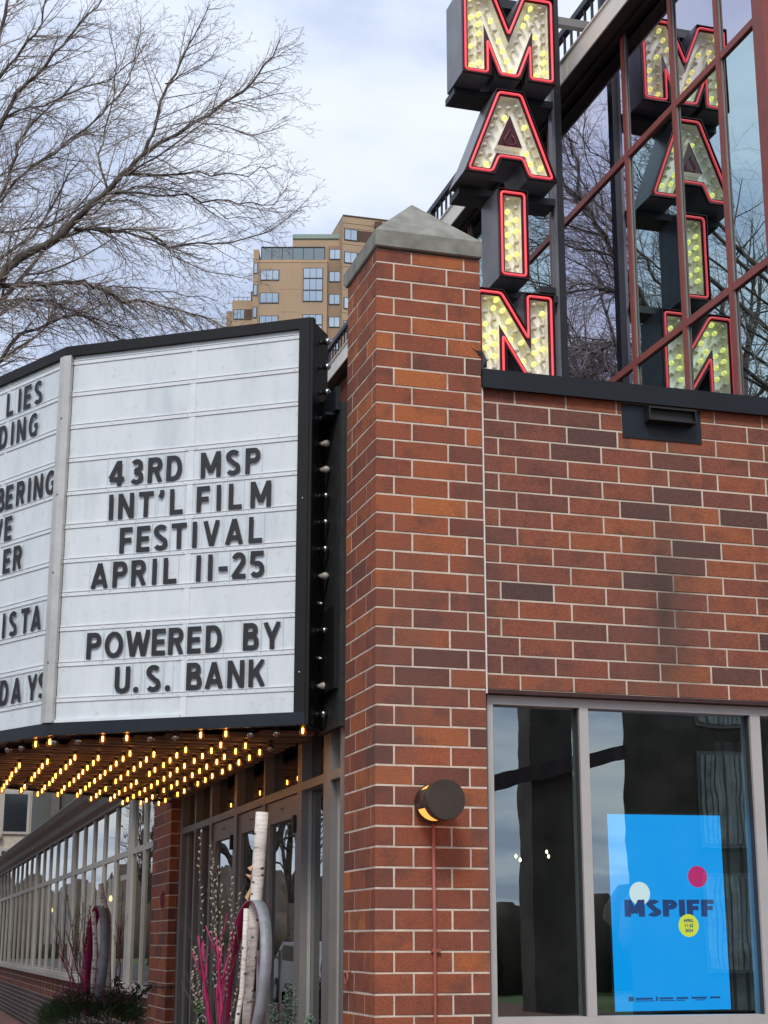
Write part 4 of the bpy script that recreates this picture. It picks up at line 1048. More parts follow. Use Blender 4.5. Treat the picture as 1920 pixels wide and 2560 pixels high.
for zb_, words in front:
    for w_, ds_ in words:
        for i, (c_, d_) in enumerate(zip(w_, ds_)):
            nm = {'.': 'full stop', "'": 'apostrophe', '-': 'dash'}.get(c_, ('digit ' if c_.isdigit() else 'letter ')+c_)
            put_letter(c_, A0, D1, N1, d_, zb_, 'black %s, %s character of %s on the front marquee board' % (nm, ORD[i], w_), random.uniform(-0.012, 0.012), 0)
side = [(4.853, [('LIES', [0.603, 0.492, 0.402, 0.28])]), (4.646, [('DING', [0.665, 0.556, 0.452, 0.315])]), (4.226, [('BERING', [0.647, 0.545, 0.417, 0.317, 0.218, 0.085])]),
        (4.020, [('VE', [0.655, 0.535])]), (3.810, [('ER', [0.529, 0.407])]), (3.398, [('ISTA', [0.517, 0.414, 0.278, 0.156])]), (2.981, [('DAYS', [0.469, 0.329, 0.158, 0.039+0.01])])]
for zb_, words in side:
    for w_, ds_ in words:
        for i, (c_, d_) in enumerate(zip(w_, ds_)):
            put_letter(c_, B0, D2, N2, d_+0.035, zb_, 'black letter %s, %s letter of the word ending %s on the left board' % (c_, ORD[i], w_), random.uniform(-0.012, 0.012), 1)

# ------------------------------------------------------------------ entrance facade
XE = 2.30
en = empty('entrance_facade', (XE, 11.2, GZ), 'dark bronze framed glass entrance with three doors under the marquee', 'entrance')
VM = [(8.60, 8.66), (8.87, 9.03), (9.55, 9.66), (10.575, 10.625), (11.50, 11.60), (12.47, 12.55), (13.16, 13.22), (13.80, 13.93)]
ZTR0, ZTR1, ZHEAD = 2.475, 2.525, 3.30
for (a, b) in VM: quick('mullion', en, 'alu_bronze', ((XE, a, GZ), (XE+0.13, b, ZHEAD)))
for q in range(len(VM)-1):
    a, b = VM[q][1]+0.0005, VM[q+1][0]-0.0005
    quick('transom_bar', en, 'alu_bronze', ((XE+0.001, a, ZTR0), (XE+0.12, b, ZTR1)))
    quick('transom_pane', en, 'glass_door', ((XE+0.06, a, ZTR1+0.0003), (XE+0.067, b, ZHEAD)))
    door = q in (2, 3, 4)
    if not door:
        quick('side_pane', en, 'glass_door', ((XE+0.06, a, GZ+0.30), (XE+0.067, b, ZTR0-0.0003)))
        quick('bottom_panel', en, 'alu_bronze', ((XE+0.01, a, GZ), (XE+0.11, b, GZ+0.2997)))
        quick('pane_trim', en, 'alu_pale', ((XE+0.04, a, GZ+0.3003), (XE+0.059, a+0.02, ZTR0-0.0003)), ((XE+0.04, b-0.02, GZ+0.3003), (XE+0.059, b, ZTR0-0.0003)))
    else:
        m = MB(); st = 0.10; x0, x1 = XE+0.015, XE+0.065; a += 0.004; b -= 0.004; zt = ZTR0-0.006; zr = 2.335
        m.box((x0, a, GZ+0.01), (x1, a+st, zt), 'alu_bronze'); m.box((x0, b-st, GZ+0.01), (x1, b, zt), 'alu_bronze')
        m.box((x0, a+st+0.0003, zr), (x1, b-st-0.0003, zt), 'alu_bronze'); m.box((x0, a+st+0.0003, GZ+0.01), (x1, b-st-0.0003, GZ+0.27), 'alu_bronze')
        dr = sub(m.build('door', en))
        quick('pane', dr, 'glass_door', ((XE+0.036, a+st+0.0004, GZ+0.2703), (XE+0.043, b-st-0.0004, zr-0.0003)))
        quick('hinge', dr, 'socket_black', ((XE-0.006, a+st-0.03, 2.24), (XE+0.0148, a+st+0.012, 2.345)))
        m = MB(); m.tube([(XE-0.035, b-0.06, 1.05), (XE-0.035, b-0.06, 1.55)], 0.012, 'alu_light', 8); m.tube([(XE-0.035, b-0.06, 1.09), (XE+0.014, b-0.06, 1.09)], 0.008, 'alu_light', 6); m.tube([(XE-0.035, b-0.06, 1.51), (XE+0.014, b-0.06, 1.51)], 0.008, 'alu_light', 6); m.build('handle', dr)
        m = MB()
        for s_ in (-0.03, 0.03): m.lathe([(0, 0.006), (0.004, 0.006)], (XE+0.0148, (a+b)/2+s_, 2.41), (-1, 0, 0), 'socket_black', 8)
        m.build('closer_bolt', dr)
# string light specks behind the panes
m = MB()
for (yy, n_) in ((9.25, 7), (8.75, 7), (9.1, 3)):
    for q in range(n_):
        z = 2.28-q*0.16+random.uniform(-0.03, 0.03); m.lathe([(0, 0.002), (0.004, 0.0045), (0.010, 0.002)], (XE+0.14+random.uniform(0, .03), yy+random.uniform(-0.03, 0.03), z), (0, 0, 1), 'pendant_glow', 5)
    m.tube([(XE+0.16, yy, 3.2), (XE+0.155, yy+0.02, 2.0), (XE+0.16, yy, 1.1)], 0.002, 'twig', 4)
tag(m.build('string_light'), 'string of tiny warm lights hanging behind the right entrance panes', 'string lights')
quick('upper_cladding', en, 'char_wood', ((XE, 8.56, ZHEAD+0.0005), (XE+0.2, 15.0, 4.15)))
quick('roof_slab', en, 'soffit_dark', ((XE+0.2005, 8.3, 4.0), (4.9, 16, 4.15)))
m = MB(); m.box((XE+1.6, 8.6, GZ+0.021), (XE+1.65, 13.7, 3.29), 'interior_dark'); m.build('inner_wall', en)

# ------------------------------------------------------------------ brick pier at the far side of the doors
pr = empty('brick_pier', (2.45, 14.4, GZ), 'narrow dark red brick pier between the glass doors and the long window wing', 'pillar')
p0, p1 = (2.225, 13.94), (2.75, 14.93)
quick('mortar_core', pr, 'mortar', ((p0[0]+0.006, p0[1]+0.006, GZ), (p1[0], p1[1], 4.1)))
z = GZ; r = 0
while z < 4.05:
    ph = 0.15 if r % 2 else 0.0
    ys = [p0[1]]+[p0[1]+0.3053*q-ph+0.0 for q in range(1, 5) if p0[1]+0.3053*q-ph < p1[1]-0.05]+[p1[1]]
    for q in range(len(ys)-1): link('brick', brick_mesh(round(ys[q+1]-ys[q]-J, 3), 0.06, round(CH-J, 4), 'brick_face', 'x'), pr, (p0[0], ys[q]+J/2, z+J))
    xs = [p0[0], p0[0]+(0.2 if r % 2 else 0.3), p1[0]]
    for q in range(2): link('brick', brick_mesh(round(xs[q+1]-xs[q]-J, 3), 0.0595, round(CH-J, 4), 'brick_face', 'y'), pr, (xs[q]+J/2+0.0, p0[1]-0.0005, z+J)) if q else link('brick', brick_mesh(round(xs[q+1]-xs[q]-J*0.5-0.061, 3), 0.0595, round(CH-J, 4), 'brick_face', 'y'), pr, (xs[q]+0.061, p0[1]-0.0005, z+J))
    z += CH; r += 1
m = MB(); m.box((2.20, 14.18, 1.88), (2.2245, 14.26, 2.02), 'conduit_red'); m.box((2.195, 14.19, 1.90), (2.1999, 14.25, 2.0), 'magenta'); tag(m.build('fire_alarm'), 'small red alarm box on the brick pier beside the doors', 'alarm box')
m = MB(); m.tube([(2.29, 13.9, 1.245), (2.2, 14.0, 1.24), (2.19, 14.6, 1.25), (2.2, 14.95, 1.235)], 0.008, 'black_metal', 6); tag(m.build('hose'), 'thin black cable looped round the base of the brick pier', 'cable')

# ------------------------------------------------------------------ long window wing
wgs = empty('window_wing', (2.6, 26, GZ), 'long low wing with grey framed windows over red and dark brick, left of the doors', 'building')
XW = 2.30; Y0W, Y1W = 14.94, 42.0; ZSI = 1.206
quick('base_core', wgs, 'mortar', ((XW+0.006, Y0W, GZ), (XW+0.4, Y1W, 1.12)))
nbk = 0; st_r = MB(); st_d = MB()
z = GZ; r = 0
rows = [(GZ+0.0+0.072*q, 0.072) for q in range(8)]
for (z, h) in rows:
    y = Y0W+(0.1 if r % 2 else 0.0)
    while y < Y1W:
        if y < 22 : link('brick', brick_mesh(0.195, 0.05, round(h-0.012, 4), 'brick_dark_single', 'x'), wgs, (XW, y, z+0.006)); nbk += 1
        else: st_d.box((XW, y, z+0.006), (XW+0.05, y+0.195, z+h-0.006), 'brick_dark')
        y += 0.208
    r += 1
z = rows[-1][0]+0.072
for r in range(3):
    y = Y0W
    hh = (1.118-z)/3
    q = 0
    while y < Y1W:
        bm_ = 'brick_dark_single' if q % 3 == 2 else 'brick_red_soldier'
        if y < 24: link('brick', brick_mesh(0.155, 0.05, round(hh-0.012, 4), bm_, 'x'), wgs, (XW, y, z+r*hh+0.006))
        else: (st_r if q % 3 != 2 else st_d).box((XW, y, z+r*hh+0.006), (XW+0.05, y+0.155, z+(r+1)*hh-0.006), 'brick_small' if q % 3 != 2 else 'brick_dark')
        y += 0.170; q += 1
tag(st_r.build('far_red_bricks', wgs), kind='stuff'); tag(st_d.build('far_dark_bricks', wgs), kind='stuff')
m = MB(); m.box((XW-0.075, Y0W, 1.122), (XW+0.3, Y1W, 1.175), 'cornice_light'); m.box((XW-0.045, Y0W, 1.1755), (XW+0.28, Y1W, ZSI), 'cornice_light'); m.build('sill', wgs)
posts = [Y0W+0.05, 16.88, 22.45, 28.3, 34.1, 39.9]
ZW1 = 3.02
for y in posts: quick('post', wgs, 'alu_wing', ((XW-0.02, y-0.14, ZSI+0.0003), (XW+0.14, y+0.14, ZW1)))
for q in range(len(posts)-1):
    a, b = posts[q]+0.1403, posts[q+1]-0.1403
    n = 2 if q == 0 else 5
    w = (b-a)/n
    quick('transom_bar', wgs, 'alu_wing', ((XW-0.005, a, 2.455), (XW+0.1, b, 2.515)))
    for t in range(1, n): 
        y = a+w*t; quick('mullion', wgs, 'alu_wing', ((XW-0.012, y-0.05, ZSI+0.0003), (XW+0.05, y+0.05, 2.4547)), ((XW-0.012, y-0.05, 2.5153), (XW+0.05, y+0.05, ZW1)))
    for t in range(n):
        y0 = a+w*t+(0.0503 if t else 0); y1 = a+w*(t+1)-(0.0503 if t < n-1 else 0)
        for (z0, z1) in ((ZSI+0.0003, 2.4547), (2.5153, ZW1)): quick('pane', wgs, 'glass_wing', ((XW+0.010, y0, z0), (XW+0.016, y1, z1)))
m = MB(); prof = [(XW-0.03, ZW1), (XW-0.03, 3.055), (XW-0.10, 3.09), (XW-0.12, 3.16), (XW-0.20, 3.21), (XW-0.24, 3.28), (XW-0.24, 3.30), (XW+0.4, 3.30), (XW+0.4, ZW1)]
n = len(prof); vs = [(x, Y0W, z) for x, z in prof]+[(x, Y1W, z) for x, z in prof]
m.add(vs, [(i, n+i, n+(i+1) % n, (i+1) % n) for i in range(n)]+[tuple(range(n)), tuple(range(2*n-1, n-1, -1))], 'cornice_grey'); m.build('cornice', wgs)
quick('roof', wgs, 'soffit_dark', ((XW+0.4005, Y0W+0.01, 3.05), (XG, Y1W, 3.29)))
quick('inner_wall', wgs, 'interior_wall', ((XW+3.0, Y0W, GZ+0.01), (XW+3.05, Y1W, 3.04)))
quick('inner_floor', wgs, 'interior_dark', ((XW+0.41, Y0W, GZ+0.001), (XW+2.99, Y1W, GZ+0.02)))
for q in range(9):
    y = 16+q*2.4; z = 2.2+0.12*(q % 2); x = XW+0.9
    m = MB(); m.lathe([(0, 0.01), (0.03, 0.03), (0.07, 0.02), (0.09, 0.008)], (x, y, z), (0, 0, 1), 'pendant_glow', 8); m.tube([(x, y, z+0.09), (x, y, 3.05)], 0.004, 'socket_black', 4)
    tag(m.build('pendant_lamp'), '%s small warm pendant bulb from the doors inside the long window wing' % (['first', 'second', 'third', 'fourth', 'fifth', 'sixth', 'seventh', 'eighth', 'ninth'][q]), 'pendant lamp', 'pendant bulbs inside the window wing')

# buildings behind the wing
b1 = empty('brick_block', (3.3, 42.5, GZ), 'red brick block rising above the far end of the window wing roof', 'building')
quick('wall', b1, 'brick_small', ((3.05, 27.5, 3.31), (7.5, 30.5, 7.5)))
m = MB(); z = 3.35
while z < 7.4:
    m.box((3.04, 27.49, z), (3.0497, 30.5, z+0.012), 'mortar'); m.box((3.04, 27.480, z), (7.5, 27.4897, z+0.012), 'mortar'); z += 0.25
m.build('string_course', b1)
m = MB()
for q in range(9): m.box((3.10+q*0.30, 27.47, 3.35), (3.14+q*0.3, 27.4795, 7.4), 'mortar')
m.build('pilaster_joint', b1)
b2 = empty('grey_block', (2.9, 36, GZ), 'plain grey panelled wall seen between the cream house and the brick block', 'building')
m = MB(); m.box((2.55, 31.0, 3.31), (3.6, 33.5, 9.0), 'grey_panel'); m.build('wall', b2)
quick('duct', b2, 'cornice_grey', ((2.70, 30.9, 3.31), (2.85, 30.9990, 8.9)))
b3 = empty('cream_house', (3.0, 62, GZ), 'cream stone house with carved arch and dark windows at the far left', 'building')
quick('wall', b3, 'cream_stone', ((1.6, 60, GZ), (5.2, 66, 14)))
quick('cornice', b3, 'cream_stone', ((1.45, 59.8, 7.2), (5.3, 59.9995, 7.5)))
for (x, z) in ((2.2, 3.4), (3.6, 3.4), (2.2, 5.4), (3.6, 5.4), (2.2, 8.4), (3.6, 8.4)):
    wf = sub(quick('window', b3, 'cornice_light', ((x-0.1, 59.92, z-0.1), (x+0.9, 59.9993, z+1.4)))); quick('pane', wf, 'car_glass', ((x, 59.90, z), (x+0.8, 59.9197, z+1.3)))
m = MB(); pts = [(2.6+0.9*cos(a), 59.9, 5.1+0.9*sin(a)) for a in [pi*q/14 for q in range(15)]]; m.tube(pts, 0.12, 'cream_stone', 6); m.build('arch', b3)
m = MB(); m.prism([(1.0, 55), (1.9, 55), (1.9, 57), (1.0, 57)], GZ, 3.2, 'black_metal'); 
bd = m.build('awning'); tag(bd, 'dark awning in front of the cream house at far left', 'awning')


# ------------------------------------------------------------------ distant apartment tower
KT = 1.62; TD = 115.0
Nt = Vector((sin(YAW), cos(YAW), 0)); Dt = Vector((cos(YAW), -sin(YAW), 0)); Ct = Vector((0, 0, 1.6))
tw = empty('apartment_tower', tuple(Vector((0, 0, 0))+Nt*TD*KT+Dt*(-6*KT)), 'tan brick apartment tower with green roof trim, far behind the marquee', 'building')
tw.location.z = GZ; tw['_w'] = list(tw.location)
def tbox(m, u0, u1, v0, v1, f0, f1, mat, rot=0.0, piv=0.0):
    """u right, v height (both as scaled at 115 m), f towards the viewer"""
    D = Vector((Dt.x*cos(rot)-Dt.y*sin(rot), Dt.x*sin(rot)+Dt.y*cos(rot), 0)); N = Vector((D.y, -D.x, 0))
    if N.dot(Nt) > 0: N = -N
    base = Ct+Nt*TD*KT+Dt*piv*KT
    o = base+D*(u0-piv)*KT+N*f0*KT; o.z = 1.6+(v0-1.6)*KT
    m.obox(o, D*(u1-u0)*KT, N*(f1-f0)*KT, (0, 0, (v1-v0)*KT), mat)
def twall(name, *a, **k):
    m = MB(); tbox(m, *a, **k); return m.build(name, tw)
def twin(u0, u1, v0, v1, f, n=3, fr='tower_frame', rot=0.0, piv=0.0, half=False):
    m = MB(); tbox(m, u0, u1, v0, v1, f, f+0.05, fr, rot, piv); wf = sub(m.build('window', tw))
    w = (u1-u0-0.08)/n
    for q in range(n):
        m = MB(); tbox(m, u0+0.06+w*q, u0+0.04+w*(q+1)-0.02, v0+0.06, v1-0.06, f+0.0505, f+0.06, 'glass_tower', rot, piv); m.build('pane', wf)
G0 = -2.0
twall('wall', -9.93, -4.33, G0, 51.90, -7, 0.0, 'tower_tan')
twall('wall', -9.97, -9.55, G0, 52.69, -6, 0.10, 'tower_tan')
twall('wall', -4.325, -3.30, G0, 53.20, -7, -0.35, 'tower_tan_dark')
twall('wall', -7.04, -3.30, 51.905, 53.92, -7, -0.7, 'tower_tan')
twall('roof_band', -7.04, -3.30, 53.925, 54.28, -7, -0.6, 'tower_green')
twall('wall', -9.43, -4.58, 51.91, 53.21, -5, -0.75, 'tower_brown')
R = -0.33; PV = -3.29
twall('wall', -3.29, 6.0, G0, 55.30, -8, 0.5, 'tower_tan', rot=0.27, piv=PV)
twall('parapet', -3.29, 6.0, 55.305, 55.40, -8, 0.55, 'tower_brown', rot=0.27, piv=PV)
m = MB(); [tbox(m, -9.43+0.807*q, -9.43+0.807*q+0.775, 51.95, 53.17, -0.7, -0.66, 'glass_pent') for q in range(6)]; m.build('penthouse_glazing', tw)
m = MB(); [tbox(m, -9.43+0.807*q-0.025, -9.43+0.807*q+0.025, 51.92, 53.20, -0.74, -0.60, 'tower_frame') for q in range(7)]; tbox(m, -9.46, -4.55, 53.171, 53.23, -0.74, -0.58, 'tower_frame'); tbox(m, -9.46, -4.55, 51.905, 51.949, -0.74, -0.58, 'tower_frame'); m.build('penthouse_frame', tw)
for v in (50.19, 48.33, 46.47, 44.6, 42.7, 40.8, 38.9): twin(-9.43, -7.98, v, v+0.86, 0.0, 3)
for v0 in (48.47, 44.7, 41.0):
    twin(-6.17, -4.65, v0+1.87, v0+2.74, 0.0, 3); twin(-6.17, -4.65, v0+0.9, v0+1.865, -0.004, 3, 'tower_frame'); twin(-6.17, -4.65, v0, v0+0.895, 0.0, 3)
for v in (52.05, 50.21, 48.36, 46.52, 44.7, 42.8, 41.0): twin(-4.21, -3.34, v, v+0.86, -0.35, 2)
for v in (53.32, 51.44, 49.58, 47.72, 45.86, 44.0, 42.1, 40.3):
    twin(-3.19, -2.15, v, v+0.93, 0.5, 2, rot=0.27, piv=PV); twin(0.8, 2.2, v, v+0.93, 0.5, 3, rot=0.27, piv=PV)
    m = MB(); tbox(m, -2.13, 0.3, v, v+0.90, 0.5, 0.53, 'tower_brown', 0.27, PV); m.build('brick_infill', tw)
for v in (49.5, 47.65, 45.8):
    m = MB(); tbox(m, -7.9, -6.3, v, v+0.03, 0.0, 0.02, 'tower_band'); m.build('joint_line', tw)
for u in (-7.3, -6.45): m = MB(); tbox(m, u, u+0.035, 40, 51.8, 0.0, 0.02, 'tower_band'); m.build('joint_line', tw)
twall('string_course', -9.93, -4.33, 51.68, 51.78, 0.0, 0.03, 'tower_band')
for v in (54.35, 54.75): twall('string_course', -3.29, 6.0, v, v+0.04, 0.5, 0.53, 'tower_band', rot=0.27, piv=PV)
for v in (53.0, 51.15, 49.3, 47.4): twall('string_course', -3.29, 6.0, v+0.02, v+0.07, 0.5, 0.53, 'tower_band', rot=0.27, piv=PV)
# lower wing left
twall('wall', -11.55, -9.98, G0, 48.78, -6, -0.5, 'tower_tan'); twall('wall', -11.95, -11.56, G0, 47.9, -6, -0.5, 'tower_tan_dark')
twall('stair_head', -10.14, -9.95, 48.79, 49.5, -2, -0.45, 'tower_frame')
twin(-11.44, -10.58, 47.22, 48.03, -0.5, 3); twin(-11.44, -10.58, 45.4, 46.2, -0.5, 3)
for v in (47.22, 45.4): m = MB(); tbox(m, -10.55, -9.99, v, v+0.82, -0.5, -0.46, 'tower_brown'); m.build('brick_infill', tw)
m = MB()
for u in (-11.45, -11.1, -10.75, -10.4): tbox(m, u, u+0.04, 48.785, 49.05, -0.6, -0.56, 'tower_frame')
tbox(m, -11.5, -10.2, 49.05, 49.08, -0.6, -0.56, 'tower_frame'); m.build('roof_rail', tw)
for v in (51.6, 49.8, 48.0): twin(-9.93, -9.60, v-0.9, v, 0.1, 1)
# chimney cap seen over the pillar
tc_ = twall('vent_cap', -0.75, -0.15, 54.5, 54.98, -0.3, 0.2, 'tower_brown')

# ------------------------------------------------------------------ trees
def grow(m, start, dirv, length, rad, level, rng, up, mat_big, stats, out=None):
    """one limb with children; adds tubes to m"""
    n = max(3, int(length/0.28)) if level < 3 else 4
    pts = [Vector(start)]; d = Vector(dirv).normalized(); rads = [rad]
    step = length/n
    bend = Vector((rng.uniform(-1, 1), rng.uniform(-1, 1), rng.uniform(-0.4, 1)))*0.10
    for i in range(n):
        d = (d+bend*step*1.2+Vector((rng.gauss(0, 1), rng.gauss(0, 1), rng.gauss(0, 1)))*0.085+Vector((0, 0, up))*step).normalized()
        pts.append(pts[-1]+d*step); rads.append(max(rad*(1-(i+1)/n*0.78), 0.0017))
    limb(m, pts, rads, level, rng, up, stats)
def limb(m, pts, rads, level, rng, up, stats, dens=1.0):
    sides = (9, 7, 5, 3, 3)[min(level, 4)]
    m.tube(pts, rads, 'bark' if level < 2 else 'twig_bark', sides, cap=(level < 3))
    stats[0] += len(pts)*sides
    if level >= stats[1]: 
        return
    L = sum((pts[i+1]-pts[i]).length for i in range(len(pts)-1))
    sp = stats[2][min(level, 4)]; nchild = max(2, int(L/sp*dens))
    for c in range(nchild):
        t = (0.12 if level else 0.15)+0.86*(c+rng.random())/nchild; t = min(t, 0.99)
        f = t*(len(pts)-1); i = int(f); fr = f-i
        p = pts[i].lerp(pts[i+1], fr); td = (pts[i+1]-pts[i]).normalized(); r = rads[i]*(1-fr)+rads[i+1]*fr
        ang = rng.uniform(0.45, 0.95); o = td.orthogonal().normalized(); o = Matrix.Rotation(rng.uniform(0, 2*pi), 3, td) @ o
        d = td*cos(ang)+o*sin(ang)
        ln = stats[3][min(level, 4)]*rng.uniform(0.55, 1.25)*(1.12-0.75*t)
        grow(m, p, d, ln, min(r*0.62, stats[4][min(level, 4)]), level+1, rng, stats[5][min(level, 4)], None, stats)
def tree(name, base, label, seed, H=17, lean=(0.0, 0.0), group=None):
    rng = random.Random(seed); t = empty(name, base, label, 'tree', group)
    m = MB(); x, y, z = base
    h1 = H*0.22
    tp = [Vector((x, y, z)), Vector((x+0.05, y, z+h1*0.4)), Vector((x+lean[0]*0.3, y+lean[1]*0.3, z+h1))]
    m.tube(tp, [0.30, 0.24, 0.21], 'bark', 12); m.build('trunk', t)
    m = MB(); st = [0, 4, [0.62, 0.42, 0.30, 0.2], [H*0.23, H*0.10, 0.85, 0.35], [0.07, 0.028, 0.009, 0.004], [0.05, 0.04, 0.04, 0.02]]
    for q in range(6):
        an = q*2.4+rng.uniform(-0.3, 0.3); sp = rng.uniform(0.25, 0.75)
        d = Vector((cos(an)*sp+lean[0]*0.2, sin(an)*sp+lean[1]*0.2, 1))
        n = 12; pts = [tp[-1]-Vector((0, 0, 0.3*rng.random()))]; rads = [0.15]; L = H*rng.uniform(0.6, 0.80)
        d.normalize()
        for i in range(n):
            d = (d+Vector((rng.gauss(0, .09), rng.gauss(0, .09), 0.03))).normalized(); pts.append(pts[-1]+d*L/n); rads.append(0.15*(1-(i+1)/n)+0.006)
        limb(m, pts, rads, 0, rng, 0.05, st)
    m.build('crown', t, True); return t
# the near tree whose boughs reach over the marquee: boughs laid out one by one
TY = 17.5
kx = (TY/ (cos(YAW)*cos(PITCH)))
def bough_pts(L, y0, y1):
    """(x metres, z metres) pairs given on the plane Y=17.5, spread in depth from y0 to y1"""
    out = []
    for i, (x, z) in enumerate(L):
        y = y0+(y1-y0)*i/(len(L)-1); s = y/TY; out.append(Vector((x*s, y, 1.6+(z-1.6)*s)))
    return out
BOUGHS = [
 ([(0.216, 7.257), (0.466, 8.502), (0.656, 8.825), (0.875, 9.086), (1.269, 9.361), (1.432, 9.585), (1.723, 9.939), (1.977, 10.243), (2.191, 10.546), (2.769, 11.035), (3.342, 11.534), (3.643, 11.974), (3.81, 12.332)], 0.085, 0.006, 18, 16.6, 1.25),
 ([(2.191, 10.546), (2.353, 11.072), (2.453, 11.495), (2.691, 12.024), (2.932, 12.67)], 0.028, 0.006, 17.2, 17.0, 1.2),
 ([(1.808, 10.023), (1.703, 10.376), (1.703, 10.623), (1.784, 11.084), (1.849, 11.677), (1.712, 12.193)], 0.018, 0.005, 17.3, 18, 1.2),
 ([(0.259, 8.478), (0.644, 9.034), (0.989, 9.348), (1.224, 9.81), (1.44, 10.314)], 0.045, 0.008, 18, 18.5, 1.1),
 ([(0.271, 8.296), (0.663, 8.71), (1.043, 8.75), (1.511, 8.863), (1.73, 8.814), (2.042, 8.685), (2.53, 8.67), (2.958, 8.6), (3.3, 8.496)], 0.05, 0.007, 18, 17, 1.5),
 ([(0.317, 9.203), (0.602, 9.737), (0.704, 10.183), (0.789, 10.585), (1.158, 11.086), (1.388, 11.374)], 0.04, 0.006, 18, 17.5, 1.1),
 ([(0.264, 10.024), (0.547, 10.646), (0.695, 11.088), (0.922, 11.348), (1.209, 11.825), (1.375, 12.109), (1.651, 12.546)], 0.045, 0.008, 18, 17, 1.1),
 ([(0.218, 10.743), (0.51, 11.269), (0.748, 11.696), (0.892, 11.898), (0.987, 12.426)], 0.035, 0.01, 18, 17.4, 1.0),
 ([(0.266, 10.995), (0.494, 11.905), (0.542, 12.397)], 0.04, 0.02, 18, 18, 0.9),
 ([(0.309, 7.712), (0.64, 7.701), (0.908, 8.127), (1.195, 8.308), (1.279, 8.526), (1.24, 8.755)], 0.045, 0.008, 18, 18.6, 1.2),
 ([(1.195, 8.308), (1.403, 8.424), (1.704, 8.435), (2.013, 8.353), (2.324, 8.247)], 0.02, 0.005, 18.4, 17.4, 1.4),
 ([(0.197, 9.422), (0.602, 9.737), (0.838, 10.106), (1.193, 10.412), (1.677, 10.968), (1.933, 11.31), (2.053, 11.711), (2.099, 12.313)], 0.03, 0.006, 18.6, 18, 1.1),
 ([(1.977, 10.255), (2.471, 10.326), (3.02, 10.404), (3.461, 10.466), (3.811, 10.656)], 0.016, 0.004, 17.1, 16.7, 1.3),
 ([(1.809, 9.999), (2.345, 10.049), (2.914, 10.077), (3.377, 10.078), (3.774, 10.12), (3.935, 10.356)], 0.016, 0.004, 17.2, 16.8, 1.3),
 ([(1.436, 9.49), (2.007, 9.54), (2.548, 9.428), (3.045, 9.516), (3.734, 9.753), (4.199, 10.253)], 0.02, 0.004, 17.5, 16.7, 1.2),
 ([(1.269, 9.349), (1.742, 9.53), (2.274, 9.563), (2.781, 9.204), (3.399, 9.133)], 0.018, 0.004, 17.7, 17.0, 1.5),
 ([(2.021, 10.274), (2.55, 10.699), (2.908, 11.056), (3.473, 10.988), (3.921, 11.21)], 0.014, 0.004, 17, 16.6, 1.2),
 ([(2.769, 11.035), (3.065, 11.284), (3.462, 11.475), (3.914, 11.625)], 0.01, 0.004, 16.9, 16.5, 1.2),
 ([(1.538, 9.647), (1.899, 9.987), (2.251, 10.159), (2.706, 10.123), (3.219, 9.896), (3.683, 9.958)], 0.014, 0.004, 17.6, 17, 1.3),
 ([(1.511, 8.858), (1.775, 8.795), (2.166, 8.889), (2.613, 8.847), (3.133, 8.812)], 0.014, 0.004, 17.5, 17.4, 1.5),
 ([(0.28, 8.161), (0.674, 8.526), (1.093, 8.621), (1.529, 8.485), (2.018, 8.237), (2.328, 8.153)], 0.025, 0.005, 18.3, 17.8, 1.5),
 ([(0.22, 9.074), (0.626, 9.337), (1.133, 9.474), (1.552, 9.818), (2.035, 9.933), (2.4, 9.786)], 0.025, 0.005, 18.8, 18.2, 1.2),
 ([(0.174, 9.773), (0.582, 10.069), (1.003, 10.275), (1.466, 10.687), (1.77, 10.882), (2.075, 11.18)], 0.022, 0.005, 18.9, 18.4, 1.1),
 ([(0.137, 10.342), (0.541, 10.743), (0.879, 10.943), (1.307, 11.21), (1.746, 11.432), (2.05, 11.787), (2.268, 12.134)], 0.022, 0.005, 18.4, 17.6, 1.0),
 ([(2.453, 11.495), (2.656, 11.682), (2.977, 11.916), (3.042, 12.11)], 0.01, 0.004, 17, 16.8, 1.2)]
rng = random.Random(11)
nt = empty('bare_street_tree', (-2.6, 18.0, GZ), 'large bare tree with boughs and budding twigs reaching over the white marquee', 'tree')
m = MB(); m.tube([(-2.6, 18.0, GZ), (-2.55, 18.0, 1.6), (-2.42, 17.97, 3.0), (-2.3, 18.0, 4.2), (-2.25, 18.05, 5.6), (-2.1, 18.0, 7.0), (-2.05, 18.1, 8.6), (-1.9, 18.1, 10.5)], [0.34, 0.27, 0.25, 0.22, 0.18, 0.14, 0.09, 0.03], 'bark', 14); m.build('trunk', nt)
